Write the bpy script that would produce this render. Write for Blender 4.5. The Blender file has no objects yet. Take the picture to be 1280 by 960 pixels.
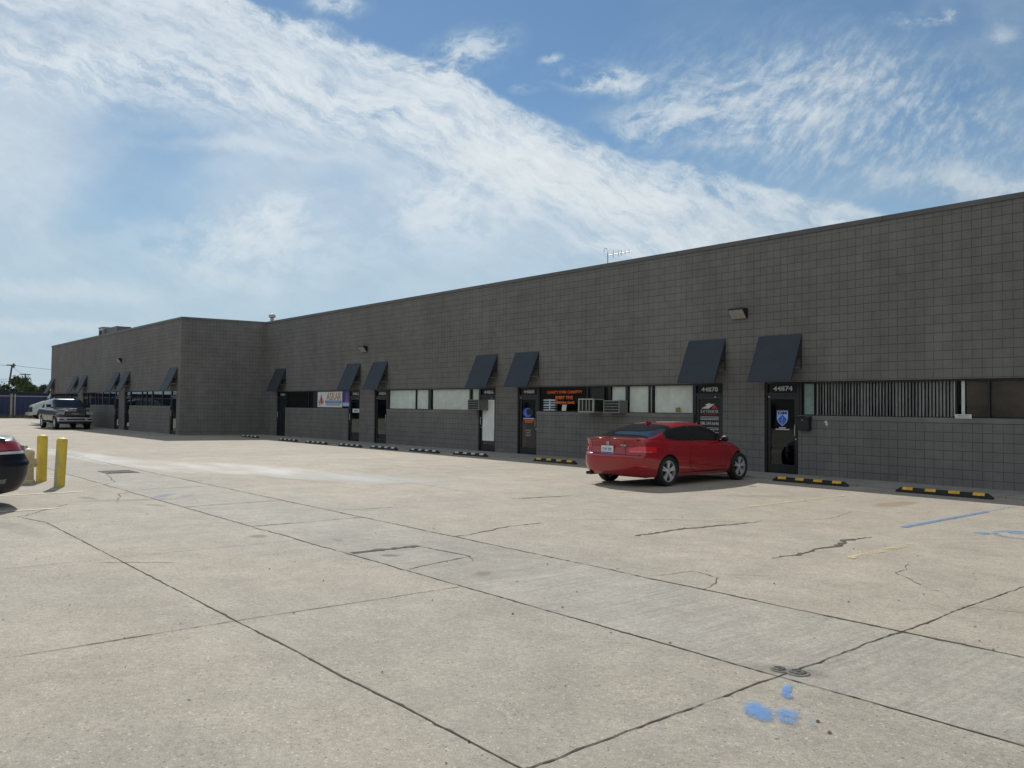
import bpy, bmesh, math, random
from mathutils import Vector, Matrix, noise as mnoise
R = math.radians
random.seed(11)
S = bpy.context.scene
COL = S.collection

# ------------------------------------------------------------------ helpers
def link(o): COL.objects.link(o); return o

def tag(o, label=None, cat=None, group=None, kind=None):
    if label: o['label'] = label
    if cat: o['category'] = cat
    if group: o['group'] = group
    if kind: o['kind'] = kind
    return o

def thing(name, label, cat, loc=(0, 0, 0), rz=0.0, group=None):
    o = link(bpy.data.objects.new(name, None))
    o.empty_display_size = 0.2
    o.location = loc; o.rotation_euler = (0, 0, rz)
    return tag(o, label, cat, group)

class MB:
    """collects simple shapes into one mesh"""
    def __init__(s): s.v = []; s.f = []; s.m = []; s.cur = 0
    def add(s, vs, fs):
        n = len(s.v); s.v += [tuple(v) for v in vs]
        for f in fs: s.f.append([n + i for i in f]); s.m.append(s.cur)
        return s
    def box(s, x0, x1, y0, y1, z0, z1, b=0.0):
        if b <= 0:
            vs = [(x, y, z) for z in (z0, z1) for y in (y0, y1) for x in (x0, x1)]
            return s.add(vs, [(0, 2, 3, 1), (4, 5, 7, 6), (0, 1, 5, 4), (2, 6, 7, 3), (0, 4, 6, 2), (1, 3, 7, 5)])
        bm = bmesh.new(); bmesh.ops.create_cube(bm, size=1)
        for v in bm.verts:
            v.co = Vector(((x0 + x1) / 2 + v.co.x * (x1 - x0), (y0 + y1) / 2 + v.co.y * (y1 - y0), (z0 + z1) / 2 + v.co.z * (z1 - z0)))
        bmesh.ops.bevel(bm, geom=list(bm.edges), offset=b, segments=2, affect='EDGES', profile=0.6)
        bm.verts.index_update()
        s.add([v.co[:] for v in bm.verts], [[v.index for v in f.verts] for f in bm.faces]); bm.free()
        return s
    def prism(s, pts, axis, a0, a1):
        """polygon in the two other axes, extruded along axis"""
        def mk(p, a):
            return {'x': (a, p[0], p[1]), 'y': (p[0], a, p[1]), 'z': (p[0], p[1], a)}[axis]
        n = len(pts)
        vs = [mk(p, a0) for p in pts] + [mk(p, a1) for p in pts]
        fs = [list(range(n))[::-1], list(range(n, 2 * n))]
        for i in range(n): j = (i + 1) % n; fs.append((i, j, n + j, n + i))
        return s.add(vs, fs)
    def tube(s, p0, p1, r0, r1=None, n=10, cap=True):
        r1 = r0 if r1 is None else r1
        p0 = Vector(p0); p1 = Vector(p1); d = (p1 - p0).normalized()
        a = d.orthogonal().normalized(); b = d.cross(a)
        vs = []
        for p, r in ((p0, r0), (p1, r1)):
            for i in range(n):
                t = 2 * math.pi * i / n; vs.append(p + a * (r * math.cos(t)) + b * (r * math.sin(t)))
        fs = [(i, (i + 1) % n, n + (i + 1) % n, n + i) for i in range(n)]
        if cap: fs += [list(range(n))[::-1], list(range(n, 2 * n))]
        return s.add(vs, fs)
    def path(s, pts, r, n=6):
        for a, b in zip(pts, pts[1:]): s.tube(a, b, r, n=n)
        return s
    def lathe(s, prof, n=32, axis='z', c=(0, 0, 0), cap=True):
        vs = []
        for (r, h) in prof:
            for i in range(n):
                t = 2 * math.pi * i / n; a, b = r * math.cos(t), r * math.sin(t)
                p = {'z': (a, b, h), 'x': (h, a, b), 'y': (a, h, b)}[axis]
                vs.append((p[0] + c[0], p[1] + c[1], p[2] + c[2]))
        fs = []
        for k in range(len(prof) - 1):
            for i in range(n):
                j = (i + 1) % n; fs.append((k * n + i, k * n + j, (k + 1) * n + j, (k + 1) * n + i))
        if cap: fs += [list(range(n))[::-1], [(len(prof) - 1) * n + i for i in range(n)]]
        return s.add(vs, fs)
    def grid(s, rows, flip=False):
        nr, nc = len(rows), len(rows[0]); vs = [p for r in rows for p in r]; fs = []
        for i in range(nr - 1):
            for j in range(nc - 1):
                q = (i * nc + j, i * nc + j + 1, (i + 1) * nc + j + 1, (i + 1) * nc + j)
                fs.append(q[::-1] if flip else q)
        return s.add(vs, fs)
    def build(s, name, mat, parent=None, smooth=None, fix=True, merge=0):
        me = bpy.data.meshes.new(name); me.from_pydata(s.v, [], s.f)
        mats = mat if isinstance(mat, (list, tuple)) else [mat]
        for m in mats: me.materials.append(m)
        me.polygons.foreach_set('material_index', s.m)
        if fix or merge:
            bm = bmesh.new(); bm.from_mesh(me)
            if merge: bmesh.ops.remove_doubles(bm, verts=bm.verts, dist=merge)
            if fix: bmesh.ops.recalc_face_normals(bm, faces=bm.faces)
            bm.to_mesh(me); bm.free()
        if smooth is not None:
            me.polygons.foreach_set('use_smooth', [True] * len(me.polygons))
            me.set_sharp_from_angle(angle=R(smooth))
        me.update()
        o = link(bpy.data.objects.new(name, me))
        if parent: o.parent = parent
        return o

def copy_tree(o, parent=None):
    c = o.copy(); link(c); c.parent = parent
    for ch in list(o.children): copy_tree(ch, c)
    return c

def text(name, body, cx, cz, width, height, y, mat, parent=None, facing='-y', bold=0.0, thick=0.004, loc=None, rot=None):
    cu = bpy.data.curves.new(name, 'FONT'); cu.body = body; cu.align_x = 'CENTER'; cu.align_y = 'CENTER'
    cu.size = 1.0; cu.offset = bold; cu.extrude = 0.0; cu.resolution_u = 3; cu.fill_mode = 'BOTH'
    tmp = link(bpy.data.objects.new(name + '_t', cu))
    dg = bpy.context.evaluated_depsgraph_get(); dg.update()
    me = bpy.data.meshes.new_from_object(tmp.evaluated_get(dg))
    bpy.data.objects.remove(tmp)
    xs = [v.co.x for v in me.vertices]; ys = [v.co.y for v in me.vertices]
    sx = width / max(1e-6, max(xs) - min(xs)); sy = height / max(1e-6, max(ys) - min(ys))
    mx = (max(xs) + min(xs)) / 2; my = (max(ys) + min(ys)) / 2
    for v in me.vertices: v.co = Vector(((v.co.x - mx) * sx, (v.co.y - my) * sy, 0))
    bm = bmesh.new(); bm.from_mesh(me)
    r = bmesh.ops.extrude_face_region(bm, geom=list(bm.faces))
    for e in r['geom']:
        if isinstance(e, bmesh.types.BMVert): e.co.z += thick
    bmesh.ops.recalc_face_normals(bm, faces=bm.faces)
    bm.to_mesh(me); bm.free()
    me.materials.clear(); me.materials.append(mat)
    o = link(bpy.data.objects.new(name, me))
    o.rotation_euler = rot if rot else (R(90), 0, 0)
    o.location = loc if loc else (cx, y, cz)
    if parent: o.parent = parent
    return o

def interp(pts, x):
    """smooth (monotone-ish Catmull) interpolation through (x, y) control points"""
    if x <= pts[0][0]: return pts[0][1]
    if x >= pts[-1][0]: return pts[-1][1]
    for i in range(len(pts) - 1):
        if pts[i][0] <= x <= pts[i + 1][0]: break
    x0, y0 = pts[i]; x1, y1 = pts[i + 1]; h = x1 - x0; t = (x - x0) / h
    def slope(k):
        if k == 0: return (pts[1][1] - pts[0][1]) / (pts[1][0] - pts[0][0])
        if k == len(pts) - 1: return (pts[-1][1] - pts[-2][1]) / (pts[-1][0] - pts[-2][0])
        return (pts[k + 1][1] - pts[k - 1][1]) / (pts[k + 1][0] - pts[k - 1][0])
    m0, m1 = slope(i) * h, slope(i + 1) * h
    return (2*t**3 - 3*t*t + 1)*y0 + (t**3 - 2*t*t + t)*m0 + (-2*t**3 + 3*t*t)*y1 + (t**3 - t*t)*m1

def lin(pts, x):
    if x <= pts[0][0]: return pts[0][1]
    for (a, b), (c, d) in zip(pts, pts[1:]):
        if x <= c: return b + (d - b) * (x - a) / (c - a)
    return pts[-1][1]

# ------------------------------------------------------------------ node helpers
class NT:
    def __init__(s, tree): s.t = tree; s.n = tree.nodes; s.l = tree.links
    def node(s, typ, **kw):
        n = s.n.new(typ)
        for k, v in kw.items(): setattr(n, k, v)
        return n
    def put(s, sock, v):
        if isinstance(v, bpy.types.NodeSocket): s.l.new(v, sock)
        elif v is not None: sock.default_value = v
    def math(s, op, a, b=None, c=None, clamp=False):
        n = s.node('ShaderNodeMath', operation=op, use_clamp=clamp)
        s.put(n.inputs[0], a); s.put(n.inputs[1], b)
        if c is not None: s.put(n.inputs[2], c)
        return n.outputs[0]
    def vmath(s, op, a, b=None):
        n = s.node('ShaderNodeVectorMath', operation=op); s.put(n.inputs[0], a)
        if b is not None: s.put(n.inputs[1], b)
        return n.outputs['Value'] if op in ('DOT_PRODUCT', 'LENGTH', 'DISTANCE') else n.outputs[0]
    def sep(s, v):
        n = s.node('ShaderNodeSeparateXYZ'); s.put(n.inputs[0], v); return n.outputs
    def comb(s, x=0.0, y=0.0, z=0.0):
        n = s.node('ShaderNodeCombineXYZ'); s.put(n.inputs[0], x); s.put(n.inputs[1], y); s.put(n.inputs[2], z); return n.outputs[0]
    def noise(s, vec, scale, detail=4.0, rough=0.55, dist=0.0, col=False, dim='3D'):
        n = s.node('ShaderNodeTexNoise', noise_dimensions=dim)
        s.put(n.inputs['Vector'], vec)
        n.inputs['Scale'].default_value = scale; n.inputs['Detail'].default_value = detail
        n.inputs['Roughness'].default_value = rough; n.inputs['Distortion'].default_value = dist
        return n.outputs['Color'] if col else n.outputs['Fac']
    def vor(s, vec, scale, feature='F1', out='Distance'):
        n = s.node('ShaderNodeTexVoronoi', feature=feature); s.put(n.inputs['Vector'], vec); n.inputs['Scale'].default_value = scale
        return n.outputs[out]
    def ss(s, x, a, b, lo=0.0, hi=1.0):
        n = s.node('ShaderNodeMapRange', interpolation_type='SMOOTHSTEP'); s.put(n.inputs['Value'], x)
        s.put(n.inputs['From Min'], a); s.put(n.inputs['From Max'], b)
        n.inputs['To Min'].default_value = lo; n.inputs['To Max'].default_value = hi
        return n.outputs[0]
    def mix(s, f, a, b, blend='MIX'):
        n = s.node('ShaderNodeMix', data_type='RGBA', blend_type=blend); s.put(n.inputs[0], f)
        s.put(n.inputs[6], (*a, 1) if isinstance(a, tuple) and len(a) == 3 else a)
        s.put(n.inputs[7], (*b, 1) if isinstance(b, tuple) and len(b) == 3 else b)
        return n.outputs[2]
    def val(s, f, lo, hi):
        return s.math('MULTIPLY_ADD', f, hi - lo, lo)
    def scale(s, col, f):
        n = s.node('ShaderNodeVectorMath', operation='SCALE'); s.put(n.inputs[0], col); s.put(n.inputs['Scale'], f); return n.outputs[0]
    def pos(s): return s.node('ShaderNodeNewGeometry').outputs['Position']
    def obj(s): return s.node('ShaderNodeTexCoord').outputs['Object']
    def bump(s, h, strength=0.3, dist=0.01):
        n = s.node('ShaderNodeBump'); n.inputs['Strength'].default_value = strength; n.inputs['Distance'].default_value = dist
        s.put(n.inputs['Height'], h); return n.outputs[0]

def new_mat(name):
    m = bpy.data.materials.new(name); m.use_nodes = True
    nt = NT(m.node_tree); b = m.node_tree.nodes['Principled BSDF']
    return m, nt, b

MATS = {}
def pm(name, col, rough=0.6, metal=0.0, var=0.12, scale=6.0, bump=0.0, bscale=60.0, coat=0.0, spec=None, rvar=0.0):
    """procedural paint/metal/plastic: noise-varied colour and roughness"""
    if name in MATS: return MATS[name]
    m, nt, b = new_mat(name)
    v = nt.obj()
    f = nt.noise(v, scale, 5.0, 0.6)
    k = nt.val(nt.ss(f, 0.3, 0.7), 1 - var, 1 + var)
    rgb = nt.node('ShaderNodeRGB'); rgb.outputs[0].default_value = (*col, 1)
    nt.put(b.inputs['Base Color'], nt.scale(rgb.outputs[0], k))
    b.inputs['Roughness'].default_value = rough
    if rvar: nt.put(b.inputs['Roughness'], nt.val(nt.noise(v, scale * 2.3, 4), max(0.02, rough - rvar), rough + rvar))
    b.inputs['Metallic'].default_value = metal
    if coat:
        b.inputs['Coat Weight'].default_value = coat; b.inputs['Coat Roughness'].default_value = 0.04
    if spec is not None: b.inputs['Specular IOR Level'].default_value = spec
    if bump: nt.put(b.inputs['Normal'], nt.bump(nt.noise(v, bscale, 4), bump, 0.01))
    MATS[name] = m; return m

# ------------------------------------------------------------------ materials
def mat_block(name, base, plain=False):
    m, nt, b = new_mat(name)
    p = nt.pos(); x, y, z = nt.sep(p)
    u = nt.math('ADD', x, y)
    vec = nt.comb(u, z, 0.0)
    big = nt.noise(p, 0.35, 3, 0.5); mid = nt.noise(p, 2.2, 5, 0.6); fine = nt.noise(p, 55, 4, 0.7)
    rgb = nt.node('ShaderNodeRGB'); rgb.outputs[0].default_value = (*base, 1)
    k = nt.val(nt.ss(big, 0.25, 0.75), 0.92, 1.08)
    k = nt.math('MULTIPLY', k, nt.val(nt.ss(mid, 0.25, 0.75), 0.90, 1.10))
    k = nt.math('MULTIPLY', k, nt.val(fine, 0.80, 1.20))
    # long faint run-off streaks down the painted block
    st = nt.noise(nt.vmath('MULTIPLY', p, (1.6, 1.6, 0.10)), 1.0, 4, 0.6)
    k = nt.math('MULTIPLY', k, nt.val(nt.ss(st, 0.35, 0.7), 1.04, 0.93))
    # chalky bloom in loose patches
    blo = nt.math('MULTIPLY', nt.ss(nt.noise(nt.vmath('MULTIPLY', p, (0.5, 0.5, 0.8)), 1.3, 6, 0.7), 0.58, 0.74), nt.ss(nt.noise(p, 9, 5, 0.7), 0.4, 0.65))
    k = nt.math('MULTIPLY', k, nt.math('ADD', 1.0, nt.math('MULTIPLY', blo, 0.16)))
    h = fine
    if not plain:
        def brick(w, off, ms, shift):
            n = nt.node('ShaderNodeTexBrick'); n.offset = off; n.squash = 1.0
            nt.put(n.inputs['Vector'], nt.vmath('ADD', vec, shift)); n.inputs['Scale'].default_value = 1.0
            n.inputs['Brick Width'].default_value = w; n.inputs['Row Height'].default_value = 0.2032
            n.inputs['Mortar Size'].default_value = ms; n.inputs['Mortar Smooth'].default_value = 0.25
            n.inputs['Bias'].default_value = 0.0
            n.inputs['Color1'].default_value = (0, 0, 0, 1); n.inputs['Color2'].default_value = (1, 1, 1, 1); n.inputs['Mortar'].default_value = (0.5, 0.5, 0.5, 1)
            return n
        score = brick(0.2032, 0.0, 0.0065, (100.03, 20.32, 0)); joint = brick(0.4064, 0.5, 0.0075, (100.03, 20.32, 0))
        tone = nt.sep(joint.outputs['Color'])[0]
        k = nt.math('MULTIPLY', k, nt.val(tone, 0.968, 1.032))
        g = nt.math('MAXIMUM', nt.math('MULTIPLY', score.outputs['Fac'], nt.val(mid, 0.35, 0.85)), joint.outputs['Fac'])
        k = nt.math('MULTIPLY', k, nt.math('SUBTRACT', 1.0, nt.math('MULTIPLY', g, 0.46)))
        h = nt.math('SUBTRACT', nt.math('MULTIPLY', fine, 0.25), g)
    nt.put(b.inputs['Base Color'], nt.scale(rgb.outputs[0], k))
    b.inputs['Roughness'].default_value = 0.82
    b.inputs['Specular IOR Level'].default_value = 0.25
    nt.put(b.inputs['Normal'], nt.bump(h, 0.55, 0.008))
    return m

BLOCK = (0.164, 0.158, 0.149)
M_block = mat_block('painted scored block', BLOCK)
M_sill = mat_block('painted concrete sill', (0.176, 0.170, 0.160), plain=True)

def mat_ground():
    m, nt, b = new_mat('concrete slabs')
    p = nt.pos(); x, y, z = nt.sep(p)
    warm = nt.noise(p, 0.22, 4, 0.55); mid = nt.noise(p, 1.3, 6, 0.65); fin = nt.noise(p, 26, 6, 0.75); grit = nt.noise(p, 110, 3, 0.8)
    # slab-to-slab tone: cells cut where the real joints run
    cell = nt.math('FLOOR', nt.math('DIVIDE', nt.math('ADD', x, 2.82), 3.29))
    rowa = nt.ss(y, -16.86, -16.80); rowb = nt.ss(y, -14.74, -14.70); rowc = nt.ss(y, -13.09, -13.05)
    row = nt.math('ADD', nt.math('ADD', rowa, rowb), rowc)
    wn = nt.node('ShaderNodeTexWhiteNoise', noise_dimensions='2D'); nt.put(wn.inputs['Vector'], nt.comb(cell, row, 0))
    slab = wn.outputs['Value']
    strip = nt.math('MULTIPLY', rowb, nt.math('SUBTRACT', 1.0, rowc))      # centre drainage strip, greyer concrete
    strip = nt.math('MULTIPLY', strip, nt.ss(x, -26.0, -24.0))
    col = nt.mix(nt.ss(warm, 0.35, 0.65), (0.358, 0.319, 0.256), (0.340, 0.312, 0.258))
    far = nt.ss(y, -12.9, -11.5)
    col = nt.mix(nt.math('MULTIPLY', far, nt.ss(nt.noise(p, 0.4, 3), 0.35, 0.6)), col, (0.374, 0.326, 0.262))
    col = nt.mix(nt.math('MULTIPLY', strip, 0.70), col, (0.325, 0.308, 0.268))
    k = nt.val(slab, 0.94, 1.06)
    k = nt.math('MULTIPLY', k, nt.val(nt.ss(mid, 0.28, 0.72), 0.87, 1.08))
    k = nt.math('MULTIPLY', k, nt.val(nt.ss(nt.noise(p, 5.5, 6, 0.7), 0.3, 0.7), 0.90, 1.07))
    k = nt.math('MULTIPLY', k, nt.val(nt.ss(fin, 0.27, 0.73), 0.74, 1.18))
    k = nt.math('MULTIPLY', k, nt.val(nt.ss(grit, 0.32, 0.68), 0.72, 1.24))
    # tined finish on the strip: fine scratches running across the lane
    rake = nt.noise(nt.vmath('MULTIPLY', p, (22.0, 0.9, 1.0)), 1.0, 5, 0.7)
    k = nt.math('MULTIPLY', k, nt.math('ADD', 1.0, nt.math('MULTIPLY', strip, nt.val(nt.ss(rake, 0.3, 0.7), -0.13, 0.09))))
    # exposed aggregate: light and dark stones
    v = nt.vor(p, 48.0, out='Color'); vd = nt.vor(p, 48.0)
    vr = nt.sep(v)[0]
    dark = nt.math('MULTIPLY', nt.math('GREATER_THAN', vr, 0.93), nt.math('LESS_THAN', vd, 0.34))
    lite = nt.math('MULTIPLY', nt.math('LESS_THAN', vr, 0.06), nt.math('LESS_THAN', vd, 0.34))
    col = nt.scale(col, k)
    agg = nt.val(strip, 0.75, 0.3)
    col = nt.mix(nt.math('MULTIPLY', dark, agg), col, (0.11, 0.095, 0.075))
    col = nt.mix(nt.math('MULTIPLY', lite, nt.math('MULTIPLY', agg, 0.8)), col, (0.56, 0.53, 0.46))
    # worn pits
    v2 = nt.vor(p, 7.0); v2c = nt.sep(nt.vor(p, 7.0, out='Color'))[1]
    pit = nt.math('MULTIPLY', nt.math('GREATER_THAN', v2c, 0.90), nt.ss(nt.math('ADD', v2, nt.math('MULTIPLY', fin, 0.10)), 0.16, 0.10))
    col = nt.mix(nt.math('MULTIPLY', pit, 0.6), col, (0.105, 0.085, 0.062))
    def ell(cx, cy, rx, ry, ang, wob=0.35, soft=0.35, ns=1.2):
        dx = nt.math('SUBTRACT', x, cx); dy = nt.math('SUBTRACT', y, cy)
        c, s_ = math.cos(ang), math.sin(ang)
        a = nt.math('ADD', nt.math('MULTIPLY', dx, c / rx), nt.math('MULTIPLY', dy, s_ / rx))
        q = nt.math('ADD', nt.math('MULTIPLY', dx, -s_ / ry), nt.math('MULTIPLY', dy, c / ry))
        r = nt.math('SQRT', nt.math('ADD', nt.math('MULTIPLY', a, a), nt.math('MULTIPLY', q, q)))
        r = nt.math('ADD', r, nt.math('MULTIPLY', nt.math('SUBTRACT', nt.noise(p, ns, 6, 0.65), 0.5), wob * 2))
        return nt.ss(r, 1.0 + soft * 0.2, 1.0 - soft)
    # pale mineral deposit left by dried water
    streak = nt.ss(nt.noise(nt.vmath('MULTIPLY', p, (0.35, 1.5, 1)), 1.0, 5, 0.6), 0.35, 0.62)
    w = nt.math('MULTIPLY', nt.math('MAXIMUM', ell(-20.2, -10.6, 5.2, 1.35, R(16), 0.45, 0.7, 0.7), nt.math('MULTIPLY', ell(-27.5, -12.7, 7.5, 0.8, R(3), 0.4, 0.6, 0.7), 0.9)), nt.val(streak, 0.25, 0.75))
    col = nt.mix(w, col, (0.54, 0.535, 0.52))
    w2 = ell(-16.4, -9.6, 2.6, 1.1, R(25), 0.4, 0.6)
    col = nt.mix(nt.math('MULTIPLY', w2, 0.45), col, (0.36, 0.37, 0.37))
    # rusty tan patch and oil stains
    tanp = ell(-6.82, -4.40, 0.26, 0.75, R(0), 0.3, 0.3, 3.0)
    col = nt.mix(nt.math('MULTIPLY', tanp, 0.7), col, (0.235, 0.178, 0.110))
    for (cx, cy, rx, ry, a, am) in ((-15.6, -15.6, 0.35, 0.12, 0.2, 0.5), (-13.9, -15.0, 0.3, 0.1, 0.4, 0.5), (-14.9, -15.1, 1.0, 0.25, 1.2, 0.35),
                                    (-9.9, -15.0, 0.16, 0.12, 0.0, 0.65), (-9.05, -14.35, 0.14, 0.08, 0.0, 0.5), (-18.9, -16.2, 0.6, 0.4, 0.3, 0.35),
                                    (-7.8, -14.4, 0.12, 0.09, 0.5, 0.8), (-12.3, -17.2, 1.2, 0.2, 0.1, 0.25), (-6.4, -14.2, 0.10, 0.16, 0.5, 0.5), (-9.0, -5.2, 0.9, 0.25, 0.9, 0.25), (-2.84, -14.56, 0.34, 0.13, 0.5, 0.4)):
        col = nt.mix(nt.math('MULTIPLY', ell(cx, cy, rx, ry, a, 0.4, 0.5, 4.0), am), col, (0.115, 0.100, 0.080))
    nt.put(b.inputs['Base Color'], col)
    nt.put(b.inputs['Roughness'], nt.val(fin, 0.72, 0.95))
    b.inputs['Specular IOR Level'].default_value = 0.3
    hh = nt.math('ADD', nt.math('MULTIPLY', fin, 1.0), nt.math('MULTIPLY', grit, 0.6))
    hh = nt.math('SUBTRACT', hh, nt.math('MULTIPLY', pit, 1.0))
    nt.put(b.inputs['Normal'], nt.bump(hh, 0.45, 0.006))
    return m
M_ground = mat_ground()

def mat_worn_paint(name, col, keep, scale=9.0, soft=0.10):
    """thin worn paint on concrete: flakes away with noise, concrete shows through"""
    m, nt, b = new_mat(name)
    p = nt.pos()
    f = nt.math('ADD', nt.math('MULTIPLY', nt.noise(p, scale, 6, 0.7), 0.7), nt.math('MULTIPLY', nt.noise(p, 60, 3, 0.8), 0.3))
    rgb = nt.node('ShaderNodeRGB'); rgb.outputs[0].default_value = (*col, 1)
    nt.put(b.inputs['Base Color'], nt.scale(rgb.outputs[0], nt.val(nt.noise(p, 30, 4), 0.8, 1.2)))
    b.inputs['Roughness'].default_value = 0.8
    a = nt.ss(f, 1 - keep - soft, 1 - keep + soft)
    nt.put(b.inputs['Alpha'], nt.math('MULTIPLY', a, 0.92))
    return m

def mat_glass(name, tint=(0.95, 0.965, 0.96), refl=1.0):
    m, nt, b = new_mat(name)
    m.node_tree.nodes.remove(b)
    out = [n for n in m.node_tree.nodes if n.type == 'OUTPUT_MATERIAL'][0]
    t = nt.node('ShaderNodeBsdfTransparent'); t.inputs[0].default_value = (*tint, 1)
    g = nt.node('ShaderNodeBsdfGlossy'); g.inputs['Roughness'].default_value = 0.02
    g.inputs['Color'].default_value = (0.9, 0.95, 1.0, 1)
    nt.put(g.inputs['Normal'], nt.bump(nt.noise(nt.pos(), 1.1, 2, 0.4), 0.05, 0.02))
    fr = nt.node('ShaderNodeFresnel'); fr.inputs['IOR'].default_value = 1.45
    mx = nt.node('ShaderNodeMixShader'); nt.put(mx.inputs[0], nt.math('MULTIPLY', nt.math('MULTIPLY', fr.outputs[0], refl * 1.6), nt.math('SUBTRACT', 1.0, nt.node('ShaderNodeNewGeometry').outputs['Backfacing'])))   # outer face only: a thin pane does not trap light
    nt.l.new(t.outputs[0], mx.inputs[1]); nt.l.new(g.outputs[0], mx.inputs[2]); nt.l.new(mx.outputs[0], out.inputs[0])
    return m
M_glass = mat_glass('clear window glass', refl=0.75)
M_glass_dk = mat_glass('tinted window glass', (0.55, 0.60, 0.64), refl=0.9)
M_carglass = pm('tinted car glass', (0.012, 0.014, 0.017), 0.03, 0, 0.1, 3)
M_black = pm('black anodised frame', (0.012, 0.012, 0.015), 0.38, 0.0, 0.15, 8, rvar=0.08)
def mat_coping():
    m, nt, b = new_mat('dark bronze coping'); p = nt.pos(); x, y, z = nt.sep(p)
    seam = nt.ss(nt.math('PINGPONG', nt.math('ADD', x, y), 1.525), 0.006, 0.022, 0.45, 1.0)
    k = nt.math('MULTIPLY', seam, nt.val(nt.ss(nt.noise(nt.vmath('MULTIPLY', p, (0.6, 0.6, 3)), 1.0, 5, 0.6), 0.3, 0.7), 0.82, 1.15))
    rgb = nt.node('ShaderNodeRGB'); rgb.outputs[0].default_value = (0.105, 0.100, 0.098, 1)
    nt.put(b.inputs['Base Color'], nt.scale(rgb.outputs[0], k)); b.inputs['Roughness'].default_value = 0.5; b.inputs['Metallic'].default_value = 0.15
    nt.put(b.inputs['Normal'], nt.bump(nt.noise(p, 1.2, 3), 0.12, 0.05)); return m
M_coping = mat_coping()
M_awning = pm('dark blue awning metal', (0.025, 0.032, 0.044), 0.62, 0.0, 0.12, 2.5, bump=0.08, bscale=300)
M_awnback = pm('awning bracket steel', (0.045, 0.050, 0.060), 0.5, 0.3, 0.15, 6)
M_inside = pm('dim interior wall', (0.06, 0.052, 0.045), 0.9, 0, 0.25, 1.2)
M_roof = pm('flat roof membrane', (0.14, 0.14, 0.14), 0.9, 0, 0.2, 1)
M_walk = None
M_blind = pm('white blinds', (0.80, 0.80, 0.74), 0.7, 0, 0.08, 3)
M_blindgrey = pm('vertical slat blinds', (0.38, 0.375, 0.36), 0.6, 0, 0.15, 5)
M_board = pm('white window board', (0.78, 0.80, 0.76), 0.6, 0, 0.10, 2.5)
M_curtain = pm('pale green curtain', (0.36, 0.46, 0.42), 0.8, 0, 0.2, 5)
M_brown = pm('brown window shade', (0.085, 0.062, 0.050), 0.85, 0, 0.2, 2)
M_doorreflect = pm('painted door reflection', (0.075, 0.100, 0.115), 0.45, 0, 0.12, 3)
M_white = pm('white vinyl lettering', (0.62, 0.62, 0.60), 0.6, 0, 0.10, 12)
M_numb = pm('house number vinyl', (0.66, 0.66, 0.64), 0.6, 0, 0.12, 12)
M_signwhite = pm('white sign face', (0.66, 0.68, 0.68), 0.5, 0, 0.08, 5)
M_navy = pm('navy print', (0.030, 0.040, 0.20), 0.5, 0, 0.12, 8)
M_purple = pm('purple print', (0.115, 0.070, 0.26), 0.5, 0, 0.3, 4)
M_orange = pm('orange print', (0.52, 0.22, 0.07), 0.5, 0, 0.15, 8)
M_redlet = pm('orange red window lettering', (0.90, 0.17, 0.04), 0.55, 0, 0.12, 10)
M_redprint = pm('red print', (0.42, 0.03, 0.035), 0.5, 0, 0.12, 8)
M_blueprint = pm('bright blue print', (0.03, 0.13, 0.62), 0.5, 0, 0.12, 8)
M_paleblue = pm('pale blue print', (0.36, 0.52, 0.80), 0.5, 0, 0.1, 8)
M_chrome = pm('brushed aluminium', (0.60, 0.60, 0.60), 0.28, 1.0, 0.08, 10)
M_acmetal = pm('weathered white enamel', (0.40, 0.39, 0.36), 0.5, 0.0, 0.2, 9)
M_acgrey = pm('weathered grey enamel', (0.17, 0.17, 0.165), 0.5, 0.2, 0.2, 9)
M_acdark = pm('dark grille recess', (0.018, 0.018, 0.018), 0.7, 0, 0.2, 9)
M_lens = pm('frosted lamp lens', (0.34, 0.32, 0.29), 0.35, 0, 0.12, 14)
M_rubber = pm('black rubber', (0.016, 0.016, 0.018), 0.75, 0, 0.25, 20, bump=0.2, bscale=120)
M_yel = pm('yellow reflective patch', (0.78, 0.42, 0.04), 0.6, 0, 0.25, 14)
M_whp = pm('white reflective patch', (0.52, 0.53, 0.52), 0.6, 0, 0.3, 14)
M_joint = pm('dirt filled joint', (0.060, 0.048, 0.036), 0.95, 0, 0.4, 5)
M_crack = pm('dark crack', (0.070, 0.058, 0.044), 0.95, 0, 0.4, 8)
M_iron = pm('cast iron', (0.085, 0.082, 0.078), 0.6, 0.5, 0.3, 20, bump=0.3)
M_tyre = pm('tyre rubber', (0.014, 0.014, 0.015), 0.8, 0, 0.2, 20, bump=0.15, bscale=90)
M_rim = pm('silver alloy', (0.72, 0.73, 0.75), 0.32, 0.6, 0.08, 10)
M_red = pm('deep red car paint', (0.31, 0.003, 0.012), 0.26, 0.0, 0.04, 2, coat=1.0, spec=0.4)
M_carblk = pm('black car plastic', (0.010, 0.010, 0.011), 0.6, 0, 0.15, 10)
M_well = pm('wheel well', (0.008, 0.008, 0.008), 0.9, 0, 0.1, 10)
M_tail = pm('red lamp lens', (0.62, 0.010, 0.022), 0.10, 0, 0.1, 20, coat=1.0)
M_tailw = pm('clear lamp lens', (0.55, 0.53, 0.52), 0.12, 0, 0.1, 20, coat=1.0)
M_blackpaint = pm('blue black car paint', (0.006, 0.008, 0.016), 0.30, 0.0, 0.08, 2, coat=0.25, spec=0.3)
M_seam = pm('panel gap', (0.012, 0.003, 0.004), 0.8, 0, 0.1, 10)
M_truckpaint = pm('dark blue grey truck paint', (0.016, 0.020, 0.028), 0.28, 0.0, 0.08, 2, coat=0.6)
M_headlight = pm('headlight lens', (0.42, 0.45, 0.48), 0.1, 0.3, 0.2, 14, coat=1.0)
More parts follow.
